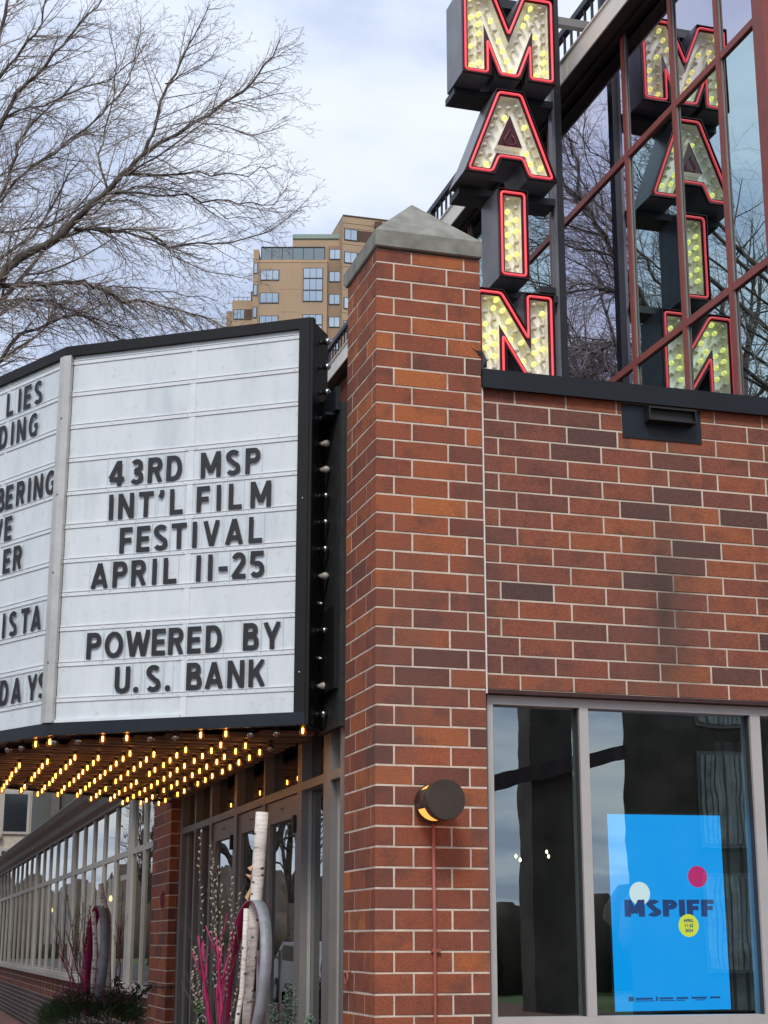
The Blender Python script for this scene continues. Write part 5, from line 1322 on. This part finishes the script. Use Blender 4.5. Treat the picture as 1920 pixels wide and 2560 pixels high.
def twig_grow(m, p, d, L, r, level, rg, droop, vals):
    n = (7, 6, 4, 3)[level-1]; st_ = L/n; pts = [p]; d = d.normalized(); side = d.orthogonal().normalized(); side = Matrix.Rotation(rg.uniform(0, 6.28), 3, d) @ side
    cur = (side*rg.uniform(-0.5, 0.5)+Vector((0.10, 0, (0.75 if level < 3 else 0.3)*rg.uniform(0.2, 1.0))))*(0.9 if level < 3 else 2.0)
    for i in range(n):
        lift = cur*st_ if i > n*0.3 else cur*st_*0.3-Vector((0, 0, droop*st_))
        d = (d+lift+Vector((rg.gauss(0, 1), rg.gauss(0, 1), rg.gauss(0, 1)))*0.06).normalized(); pts.append(pts[-1]+d*st_)
    rads = [max(r*(1-0.75*i/n), 0.0017) for i in range(n+1)]
    m.tube(pts, rads, 'twig_bark', 5 if level == 1 else 3, cap=False)
    if level >= 4: return
    nc = max(1, int(L/vals[level-1][0])); alt = 1
    for c in range(nc):
        t = 0.12+0.88*(c+rg.random()*0.8)/nc; f = min(t, 0.999)*n; i = int(f); q_ = pts[i].lerp(pts[i+1], f-i); td = (pts[i+1]-pts[i]).normalized()
        a = rg.uniform(0.5, 1.0); o = Matrix.Rotation(alt*pi/2+rg.uniform(-0.8, 0.8), 3, td) @ side; o = (o-td*o.dot(td)).normalized(); alt = -alt
        ln = vals[level-1][1]*rg.uniform(0.5, 1.2)*(1.15-0.7*t)
        twig_grow(m, q_, td*cos(a)+o*sin(a)+Vector((0.15, 0, 0)), ln, min(r*0.55, vals[level-1][2]), level+1, rg, droop*0.5, vals)
m = MB()
tot = 0
VALS = [(0.092, 0.33, 0.0036), (0.075, 0.105, 0.0024), (0.075, 0.04, 0.0020)]
for (pp, r0, r1, y0, y1, dens) in BOUGHS:
    P = bough_pts(pp, y0, y1)
    if pp[0][0] < 0.9:      # joins the trunk left of the picture
        s0_ = P[0]; zt_ = min(max(s0_.z-1.5-0.25*abs(s0_.x+2.2), 2.6), 8.6)
        P = [Vector((-2.25, 18.0, zt_)), Vector((-1.3+0.2*s0_.x, 17.95+(s0_.y-18)*0.4, zt_+(s0_.z-zt_)*0.45))]+P
    # resample with small wander
    Q = []
    for i in range(len(P)-1):
        for t in range(3): Q.append(P[i].lerp(P[i+1], t/3)+Vector((rng.gauss(0, .012), rng.gauss(0, .03), rng.gauss(0, .012))))
    Q.append(P[-1]); n = len(Q); rads = [r0+(r1-r0)*i/(n-1) for i in range(n)]
    m.tube(Q, [q_*0.88 for q_ in rads], 'bark', 8 if r0 > 0.03 else 6)
    L_ = sum((Q[i+1]-Q[i]).length for i in range(n-1)); droop = 1.1 if dens >= 1.5 else 0.15; D_ = dens*(1.15 if dens >= 1.4 else 0.85)
    nc = int(L_/0.115*D_)
    for c in range(nc):
        t = (c+rng.random())/nc; f = min(t, 0.999)*(n-1); i = int(f); p = Q[i].lerp(Q[i+1], f-i); td = (Q[i+1]-Q[i]).normalized()
        o = Matrix.Rotation(rng.uniform(0, 6.28), 3, td) @ td.orthogonal().normalized(); a = rng.uniform(0.45, 0.95)
        d = td*cos(a)+o*sin(a)+Vector((0.30, 0, -0.35 if droop > 1 else 0.05))
        twig_grow(m, p, d, rng.uniform(0.45, 1.15)*(1.1-0.68*t), min(rads[i]*0.55, 0.0085), 1, rng, droop, VALS)
m.build('crown', nt, True)
_n = len(m.v)
bd = MB(); rb = random.Random(4); wv = Vector((m.v and 0, 0, 0)); crown_o = nt.children[-1]; off = Vector(crown_o.location)+Vector(nt.location)
for q in range(9000):
    v = Vector(m.v[rb.randrange(len(m.v))])+off
    if v.z < 3.2: continue
    bd.lathe([(0, 0.0022), (0.006, 0.0052), (0.013, 0.0015)], v, (rb.gauss(0, 1), rb.gauss(0, 1), rb.gauss(0.3, 1)), 'twig', 4)
tag(bd.build('buds', nt), kind='stuff')
TREES = [((-3.9, 24.6, GZ), 33, 16.5, (0, 0)), ((-6.6, 29.0, GZ-0.11), 31, 19, (0, 0)), ((-9.2, 35.0, GZ-0.11), 32, 20, (0, 0)), ((-4.6, 27.5, GZ-0.11), 21, 12.5, (0.6, 0)), ((-5.4, 36.0, GZ-0.11), 22, 15.5, (0.3, 0.2)), ((-3.2, 22.8, GZ), 23, 11, (0.5, 0.1)), ((-9.5, 47.0, GZ-0.11), 24, 19, (0, 0)), ((-16.5, 20, GZ-0.11), 25, 14, (0, 0)), ((-18, 33, GZ-0.11), 26, 15, (0, 0)), ((-17, 9, GZ-0.11), 27, 13, (0, 0)), ((5.5, -13.0, GZ), 28, 12, (0, 0))]
TL = ['bare pavement tree with thick trunk, mirrored above the brick wall cap', 'tallest bare tree by the kerb, mirrored in the rightmost upper panes', 'broad bare tree across the road, mirrored behind the rightmost upper panes', 'tall bare tree right behind the nearest street tree, mirrored in the upper glass', 'tall bare tree farther along the street, mirrored left of the sign pole', 'slim bare tree on the pavement beyond the marquee', 'bare tree farthest along the street', 'bare tree across the road opposite the doors', 'bare tree across the road opposite the window wing', 'bare tree across the road nearest the camera', 'bare tree behind the viewer mirrored in the storefront pane']
for (b_, s_, h_, l_), lab in zip(TREES, TL): tree('bare_tree', b_, lab, s_, h_, l_, 'bare trees along the street')
_src = [o for o in bpy.data.objects if o.name == 'bare_tree.004'][0]
FAR = [((-9, 64, GZ-0.11), 'distant bare tree mirrored in the left door pane'), ((-6.5, 52, GZ-0.11), 'distant bare tree mirrored between the doors'), ((-15, 84, GZ-0.11), 'farthest bare tree on the lawn mirrored in the doors'), ((-20, 70, GZ-0.11), 'bare tree at the lawn edge mirrored in the right door'), ((-12, 110, GZ-0.11), 'very distant bare tree beyond the end of the road'), ((-30, 95, GZ-0.11), 'distant bare tree left of the lawn')]
for i_, (b_, lab) in enumerate(FAR):
    c_ = _src.copy(); COL.objects.link(c_); c_.location = b_; c_.rotation_euler = (0, 0, i_*1.1+0.4); c_['label'] = lab
    for ch_ in _src.children:
        d_ = ch_.copy(); COL.objects.link(d_); d_.parent = c_
# far bank across the road
m = MB(); rng = random.Random(5)
for q in range(240):
    a = rng.uniform(-60, 160); h = rng.uniform(3, 6.5)
    m.lathe([(0, 1.2), (h*0.3, 2.6), (h*0.7, 2.1), (h, 0.5)], (-44+rng.uniform(-4, 4), a, GZ-0.2), (rng.uniform(-.1, .1), rng.uniform(-.1, .1), 1), 'wood_mass', 7)
for q in range(220):
    h = rng.uniform(4, 9); m.lathe([(0, 1.5), (h*0.3, 3.2), (h*0.7, 2.6), (h, 0.6)], (rng.uniform(-90, 1), 165+rng.uniform(-6, 6), GZ-0.2), (rng.uniform(-.1, .1), rng.uniform(-.1, .1), 1), 'wood_mass', 7)
tag(m.build('far_woodland'), 'brown leafless woodland bank far across the road', 'woodland', kind='stuff')
m = MB()
for q in range(420):
    a = rng.uniform(-60, 70); h = rng.uniform(2.3, 3.0)+0.5*sin(a*0.3)+0.3*sin(a*1.1)
    m.lathe([(0, 0.6), (h*0.4, 1.0), (h*0.8, 0.8), (h, 0.25)], (a, -34+rng.uniform(-3, 3), GZ-0.2), (0, 0, 1), 'wood_mass', 7)
tag(m.build('hedge_bank'), 'low brown hedge line far behind the viewer, mirrored in the window', 'hedge', kind='stuff')
# unseen dark house, added so its reflection darkens the right half of the window
hb = empty('added_dark_house', (20, -16, GZ), 'dark house added behind the viewer, mirrored in the storefront glass', 'building')
m = MB(); m.prism([(14.35, -15), (34, -15), (38, -24), (18.9, -24)], GZ, 15, 'house_wall'); m.build('wall', hb)
quick('dark_column', hb, 'house_wall', ((12.35, -15.9, GZ), (13.3, -15.2, 15)))  # column added so the pane mirrors a dark upright band
m = MB(); m.obox((6.0, -15.1, 3.25), (8.34, 0, 2.0), (0, 0.25, 0), (0, 0, 0.3), 'brick_dark'); m.build('sloping_beam', hb)
for i in range(6):
    for k_ in range(4):
        xw = 16.0+i*2.3; zw = 1.0+k_*2.5; wf = sub(quick('window', hb, 'alu_bronze', ((xw, -15.0, zw), (xw+1.5, -14.95, zw+2.0))))
        mq_ = MB(); rg_ = random.Random(i*9+k_)
        for s_ in range(12): mq_.box((xw+0.06+s_*0.115, -14.9497, zw+0.08), (xw+0.06+s_*0.115+rg_.uniform(0.05, 0.11), -14.93+rg_.uniform(0, 0.03), zw+1.92), 'curtain')
        mq_.build('curtain', wf)
# parked cars mirrored in the wing
def car(loc, mat, label):
    t = empty('parked_car', loc, label, 'car', 'cars parked along the road'); x, y, z = loc
    prof = [(-2.15, 0.35), (-2.2, 0.75), (-1.95, 0.98), (-1.2, 1.05), (-0.55, 1.45), (0.75, 1.48), (1.45, 1.08), (2.05, 0.98), (2.2, 0.7), (2.15, 0.35)]
    m = MB(); n = len(prof)
    vs = [(x-0.85, y+a, z+b) for a, b in prof]+[(x+0.85, y+a, z+b) for a, b in prof]
    m.add(vs, [(i, n+i, n+(i+1) % n, (i+1) % n) for i in range(n)]+[tuple(range(n)), tuple(range(2*n-1, n-1, -1))], mat); m.build('body', t)
    for s_ in (-1, 1):
        xx = x+s_*0.851; pr_ = [(-0.95, 1.03), (-0.5, 1.38), (0.7, 1.41), (1.2, 1.08)]
        m = MB(); vs = [(xx, y+a, z+b) for a, b in pr_]+[(xx+s_*0.006, y+a, z+b) for a, b in pr_]; m.add(vs, [(0, 1, 2, 3), (7, 6, 5, 4), (0, 4, 5, 1), (1, 5, 6, 2), (2, 6, 7, 3), (3, 7, 4, 0)], 'car_glass'); m.build('side_window', t)
        for yy in (-1.35, 1.35):
            m = MB(); m.lathe([(-0.11, 0.28), (-0.1, 0.32), (0.1, 0.32), (0.11, 0.28)], (x+s_*0.78, y+yy, z+0.33), (1, 0, 0), 'rubber', 18); wh = sub(m.build('wheel', t))
            m = MB(); m.lathe([(0, 0.19), (0.012, 0.17)], (x+s_*0.892, y+yy, z+0.33), (s_, 0, 0), 'alu_light', 14); m.build('rim', wh)
car((-5.1, 26, GZ-0.114), 'car_blue', 'blue parked car by the kerb mirrored in the wing windows'); car((-5.1, 32.0, GZ-0.114), 'car_green', 'bright green parked car by the kerb beyond the blue one'); car((-5.1, 38, GZ-0.114), 'car_white', 'white parked car by the kerb farthest along the street')

# ------------------------------------------------------------------ planters by the doors
def planter(x, y, label):
    t = empty('planter_pot', (x, y, GZ), label, 'planter')
    m = MB(); m.lathe([(0, 0.20), (0.05, 0.22), (0.70, 0.30), (0.74, 0.32), (0.78, 0.32), (0.78, 0.28), (0.72, 0.27)], (x, y, GZ), (0, 0, 1), 'pot_black', 24); m.build('pot', t)
    m = MB(); m.lathe([(0, 0.268), (0.01, 0.266)], (x, y, GZ+0.715), (0, 0, 1), 'soil', 24); m.build('soil', t)
def hoop(cx_, cy_, cz, rv, rh, ang, w, label, tilt=0.0):
    """band hoop standing upright, outside galvanized, inside magenta"""
    H_ = Vector((cos(ang), sin(ang), 0)); Ax = Vector((-sin(ang), cos(ang), 0)); n = 56
    t = empty('metal_hoop', (cx_, cy_, cz-rv), label, 'hoop')
    def loop(k): return [(Vector((cx_, cy_, cz))+H_*(rh-k)*cos(2*pi*i/n)+Vector((0, 0, 1))*(rv-k)*sin(2*pi*i/n)) for i in range(n)]
    def tl(v, s_):
        p = v+Ax*s_*w*0.5; p.x += tilt*(p.z-cz); return p
    for nm, k, mat in (('outer_band', 0.0, 'galvanized'), ('inner_band', 0.004, 'magenta')):
        m = MB(); L = loop(k); L2 = loop(k+0.0035); vs = [tl(p, -1) for p in L]+[tl(p, 1) for p in L]+[tl(p, -1) for p in L2]+[tl(p, 1) for p in L2]; fs = []
        for i in range(n):
            j = (i+1) % n; fs += [(i, j, n+j, n+i), (2*n+i, 3*n+i, 3*n+j, 2*n+j), (i, 2*n+i, 2*n+j, j), (n+i, n+j, 3*n+j, 3*n+i)]
        m.add(vs, fs, mat, True); m.build(nm, t)
def stems(name, base, defs, mat, labels, group, catk=False, rng=random.Random(3)):
    for (p0_, p1_, r, bow), lab in zip(defs, labels):
        m = MB(); P0 = Vector(p0_); P1 = Vector(p1_); n = 9; pts = []
        for i in range(n+1):
            t = i/n; p = P0.lerp(P1, t)+Vector(bow)*sin(pi*t)+Vector((rng.gauss(0, .004), rng.gauss(0, .004), 0)); pts.append(p)
        m.tube(pts, [r*(1-0.55*i/n) for i in range(n+1)], mat, 6)
        for i in range(3, n):
            if rng.random() < 0.55:
                d = (pts[i+1]-pts[i-1]).normalized()+Vector((rng.uniform(-.5, .5), rng.uniform(-.3, .3), 0.2)); m.tube([pts[i], pts[i]+d*0.05, pts[i]+d*0.11+Vector((0, 0, 0.02))], [r*0.5, r*0.4, r*0.3], mat, 4)
        if catk:
            for i in range(22):
                t = 0.25+0.75*i/22; f = t*n; k_ = min(int(f), n-1); p = pts[k_].lerp(pts[k_+1], f-k_); o_ = Vector((rng.uniform(-1, 1), rng.uniform(-1, 1), 0.8)).normalized()
                m.lathe([(0, 0.0015), (0.006, 0.0052), (0.014, 0.0055), (0.021, 0.0015)], p, o_, 'catkin', 5)
        o_ = m.build(name); tag(o_, lab, 'stem' if not catk else 'willow branch', group)
def log(name, pts, rads, label, n=12):
    t = empty(name, pts[0], label, 'birch log'); m = MB(); m.tube(pts, rads, 'birch', n); m.build('trunk', t); return t
def px(x, y, Y):     # layout helper: a picture position of the photograph put on the plane at distance Y
    d = r2*((x-960)/4069.26)-u2*((y-1280)/4069.26)+fwd; return Vector((0, 0, 1.6))+d*(Y/d.y)
YN = 8.75
q = lambda x, y, Y=YN: px(440+x/2.911, 1800+y/2.911, Y)
planter(q(450, 2300).x, YN, 'black planter pot with the tall birch log and metal hoop, nearest the camera')
bl = log('birch_log', [q(505, 2330), q(520, 2100), q(545, 1750), q(572, 1400), q(597, 1120), q(612, 900), q(627, 672)], [0.024, 0.025, 0.028, 0.033, 0.035, 0.036, 0.0350], 'tall straight white birch log standing in the near planter by the doors')
for (a_, b_) in (((570, 1050), (520, 1075)), ((560, 1130), (505, 1120)), ((552, 1200), (500, 1290)), ((548, 1240), (515, 1330)), ((575, 1060), (535, 1160))):
    m = MB(); P = q(*a_); Q = q(*b_); w_ = Vector((0, 0, 0.03)); m.add([P, Q, Q-w_*0.6+Vector((0.012, -0.02, 0)), P-w_], [(0, 1, 2, 3), (3, 2, 1, 0)], 'bark_peel'); m.build('peeling_bark', bl)
log('birch_log', [q(430, 2330, YN-0.12), q(452, 2150, YN-0.12), q(480, 1980, YN-0.12), q(498, 1700, YN-0.12), q(512, 1372, YN-0.12)], [0.013, 0.014, 0.014, 0.015, 0.014], 'thinner birch log crossing inside the near metal hoop')
cc_ = q(502, 1925, YN-0.05)
hoop(cc_.x, cc_.y, cc_.z, 0.43, 0.30, radians(-83), 0.062, 'upright galvanized metal hoop with magenta inside in the near planter', 0.10)
stems('magenta_stem', None, [((q(265, 2330)), (q(172, 1570)), 0.011, (-0.01, 0, 0)), (q(285, 2330), q(195, 1620, YN+.1), 0.008, (-0.015, 0, 0)), (q(315, 2330, YN-.08), q(300, 1640, YN-.08), 0.012, (0.01, 0, 0)), (q(330, 2330), q(333, 1530, YN+.05), 0.009, (-0.02, 0, 0)), (q(560, 2330, YN+.15), q(628, 1440, YN+.15), 0.008, (0.03, 0, 0))], 'magenta',
      ['leftmost bright magenta stem, leaning left in the near planter', 'thin magenta stem just right of the leftmost in the near planter', 'thick upright magenta stem in the middle of the near planter', 'tall magenta stem against the left of the near hoop', 'short magenta stem poking out right of the near birch log'], 'magenta painted stems')
stems('willow_branch', None, [(q(300, 2330), q(258, 880, YN+.2), 0.004, (-0.01, 0, 0)), (q(310, 2330), q(272, 1000, YN+.1), 0.004, (0.0, 0, 0)), (q(320, 2330), q(312, 1040, YN+.15), 0.004, (-0.02, 0, 0)), (q(330, 2330), q(325, 1180), 0.004, (0.0, 0, 0)), (q(330, 2330), q(410, 1120, YN+.1), 0.004, (0.01, 0, 0)), (q(330, 2330), q(455, 1240, YN+.2), 0.004, (0.0, 0, 0)), (q(240, 2330), q(125, 1640, YN+.1), 0.004, (-0.01, 0, 0)), (q(240, 2330), q(115, 1830), 0.004, (-0.02, 0, 0)), (q(290, 2330), q(180, 770, YN+.3), 0.0035, (-0.03, 0, 0)), (q(330, 2330), q(470, 1620, YN-.1), 0.004, (0.04, 0, 0))], 'twig',
      ['second tallest pussy willow branch, left side of the near planter', 'pussy willow branch beside the second tallest in the near planter', 'pussy willow branch in the middle cluster of the near planter', 'shorter dense pussy willow branch before the magenta stems', 'pussy willow branch leaning right toward the birch log', 'rightmost tall pussy willow branch next to the birch log', 'low pussy willow branch leaning far left in the near planter', 'lowest left pussy willow branch of the near planter', 'tallest thin willow branch reaching before the door transom', 'short willow branch crossing the magenta inside of the hoop'], 'pussy willow branches', True)
def leafy(name, pts, rad, nl, mat, lab, cat, ls=0.02, seed=1, kind=None):
    rg = random.Random(seed); m = MB(); m.tube(pts, [0.004]*len(pts), 'twig', 5)
    for i in range(nl):
        t = rg.random(); f = t*(len(pts)-1); k_ = min(int(f), len(pts)-2); p = pts[k_].lerp(pts[k_+1], f-k_); o_ = Vector((rg.gauss(0, 1), rg.gauss(0, 1), rg.gauss(0.2, 0.8))).normalized(); r_ = rad*(1-0.6*t)*rg.random()**0.5
        c = p+o_*r_; u_ = o_.orthogonal().normalized()*ls*0.5; v_ = o_.cross(u_).normalized()*ls*0.5*rg.uniform(0.6, 1)
        m.add([c-u_, c-v_*0.8+o_*ls*0.3, c+u_, c+v_*0.8+o_*ls*0.3], [(0, 1, 2, 3)], mat)
    return tag(m.build(name), lab, cat, kind=kind)
leafy('eucalyptus_sprig', [q(810, 2330, YN+.1), q(815, 2150, YN+.1), q(822, 1920, YN+.1)], 0.055, 420, 'eucalyptus', 'grey green eucalyptus sprig standing right of the near birch log', 'sprig', 0.017, 2)
leafy('eucalyptus_sprig', [q(760, 2330), q(730, 2200), q(690, 2080)], 0.045, 200, 'eucalyptus', 'short leaning eucalyptus sprig left of the taller one', 'sprig', 0.017, 3)
leafy('eucalyptus_sprig', [q(850, 2330), q(868, 2150), q(872, 1960)], 0.035, 90, 'eucalyptus', 'thin sparse eucalyptus sprig right of the taller one', 'sprig', 0.014, 4)
leafy('eucalyptus_sprig', [q(930, 2330), q(950, 2260), q(985, 2160)], 0.05, 160, 'eucalyptus', 'low eucalyptus sprig at the right rim of the near planter', 'sprig', 0.02, 5)
leafy('green_leaves', [q(160, 2330), q(165, 2180), q(150, 2050)], 0.04, 60, 'needle', 'few green leaves low at the left of the near planter', 'leaves', 0.03, 6)
m = MB(); m.tube([q(150, 2330), q(150, 2230), q(165, 2165), q(195, 2150), q(215, 2170), q(220, 2230)], 0.0045, 'galvanized', 6); tag(m.build('wire_hook'), 'bent shiny wire hook at the left rim of the near planter', 'hook')
# far planter
YB = 12.2
q = lambda x, y, Y=YB: px(x/3.318, 2000+y/3.318, Y)
planter(q(760, 1800).x, YB, 'black planter pot full of evergreen, farther along the facade')
fl = log('birch_log', [q(895, 1800), q(890, 1600), q(888, 1350), q(895, 1100), q(892, 960), q(865, 880), q(845, 790), q(835, 692)], [0.034, 0.031, 0.029, 0.027, 0.028, 0.024, 0.021, 0.019], 'crooked forked birch log standing in the far planter')
log('birch_log', [q(770, 1600, YB-.1), q(790, 1300, YB-.1), q(788, 1100, YB-.1), q(772, 925, YB-.1)], [0.017]*4, 'short thin birch log inside the far metal hoop')
cc_ = q(790, 1330, YB+.05); hoop(cc_.x, cc_.y, cc_.z, 0.385, 0.25, radians(-83), 0.07, 'upright metal hoop with magenta inside in the far planter', 0.05)
stems('magenta_stem', None, [(q(665, 1700), q(505, 1240), 0.007, (-0.01, 0, 0)), (q(690, 1560), q(562, 1120), 0.007, (0.0, 0, 0)), (q(660, 1650), q(550, 1290, YB+.1), 0.006, (0, 0, 0)), (q(820, 1650), q(790, 1170), 0.008, (0, 0, 0)), (q(980, 1600), q(992, 1060), 0.007, (0.01, 0, 0)), (q(715, 1650), q(690, 1100), 0.009, (0, 0, 0))], 'magenta', ['leftmost drooping magenta stem of the far planter', 'longest left leaning magenta stem of the far planter', 'short magenta stem between the left ones of the far planter', 'magenta stem beside the far thin birch log', 'single magenta stem right of the far crooked log', 'thick magenta stem at the left of the far hoop'], 'magenta painted stems')
stems('willow_branch', None, [(q(680, 1650), q(550, 780), 0.004, (-0.0, 0, 0)), (q(690, 1650), q(475, 1080), 0.004, (-0.02, 0, 0)), (q(680, 1650), q(632, 930), 0.004, (0, 0, 0)), (q(700, 1650), q(700, 850), 0.004, (-.03, 0, 0)), (q(720, 1650), q(755, 870), 0.004, (-.03, 0, 0)), (q(930, 1600), q(1018, 750), 0.004, (0.02, 0, 0))], 'twig', ['tall bare willow branch leaning left in the far planter', 'lowest willow branch reaching far left from the far planter', 'willow branch between the left ones of the far planter', 'upright willow branch left of the far magenta hoop', 'willow branch touching the top of the far hoop', 'willow branch leaning right of the far crooked log'], 'pussy willow branches', True)
m = MB(); rg = random.Random(9); c = q(760, 1830)
for i in range(3800):
    a = rg.uniform(0, 2*pi); rr = 0.36*rg.random()**0.5; p = c+Vector((cos(a)*rr, sin(a)*rr, 0.17-0.55*rr*rr*2+rg.uniform(-0.09, 0.03))); d = Vector((cos(a)*rr*2+rg.gauss(0, .3), sin(a)*rr*2+rg.gauss(0, .3), 0.7)).normalized()*rg.uniform(0.05, 0.10); w_ = d.orthogonal().normalized()*0.0028
    m.add([p-w_, p+w_, p+d], [(0, 1, 2)], 'needle')
tag(m.build('evergreen_foliage'), 'mound of dark green evergreen needles filling the far planter', 'evergreen', kind='stuff')
for (pts_, lab, sd_) in (([q(1010, 1800), q(1120, 1650), q(1260, 1540)], 'leafy dark sprig reaching right from the far planter', 12), ([q(980, 1800), q(1000, 1600), q(960, 1480)], 'upright leafy sprig right of the far birch log', 13), ([q(560, 1800), q(520, 1720), q(480, 1690)], 'small leafy sprig at the left rim of the far planter', 14), ([q(1000, 1850), q(1090, 1700), q(1150, 1530)], 'taller leafy sprig before the brick pier', 15)):
    leafy('green_sprig', pts_, 0.06, 90, 'sprig_green', lab, 'sprig', 0.03, sd_)
m = MB()
for i in range(500):
    a = rg.uniform(0, 2*pi); rr = rg.uniform(0.1, 0.3); p = c+Vector((cos(a)*rr, sin(a)*rr, 0.12+rg.uniform(0, 0.13))); m.lathe([(0, 0.002), (0.006, 0.007), (0.012, 0.002)], p, (rg.gauss(0, 1), rg.gauss(0, 1), 1), 'berry', 4)
tag(m.build('heather_blooms'), 'dull pink heather blooms around the base of the far birch log', 'heather', kind='stuff')

for o in bpy.data.objects:
    if '_w' in o: del o['_w']
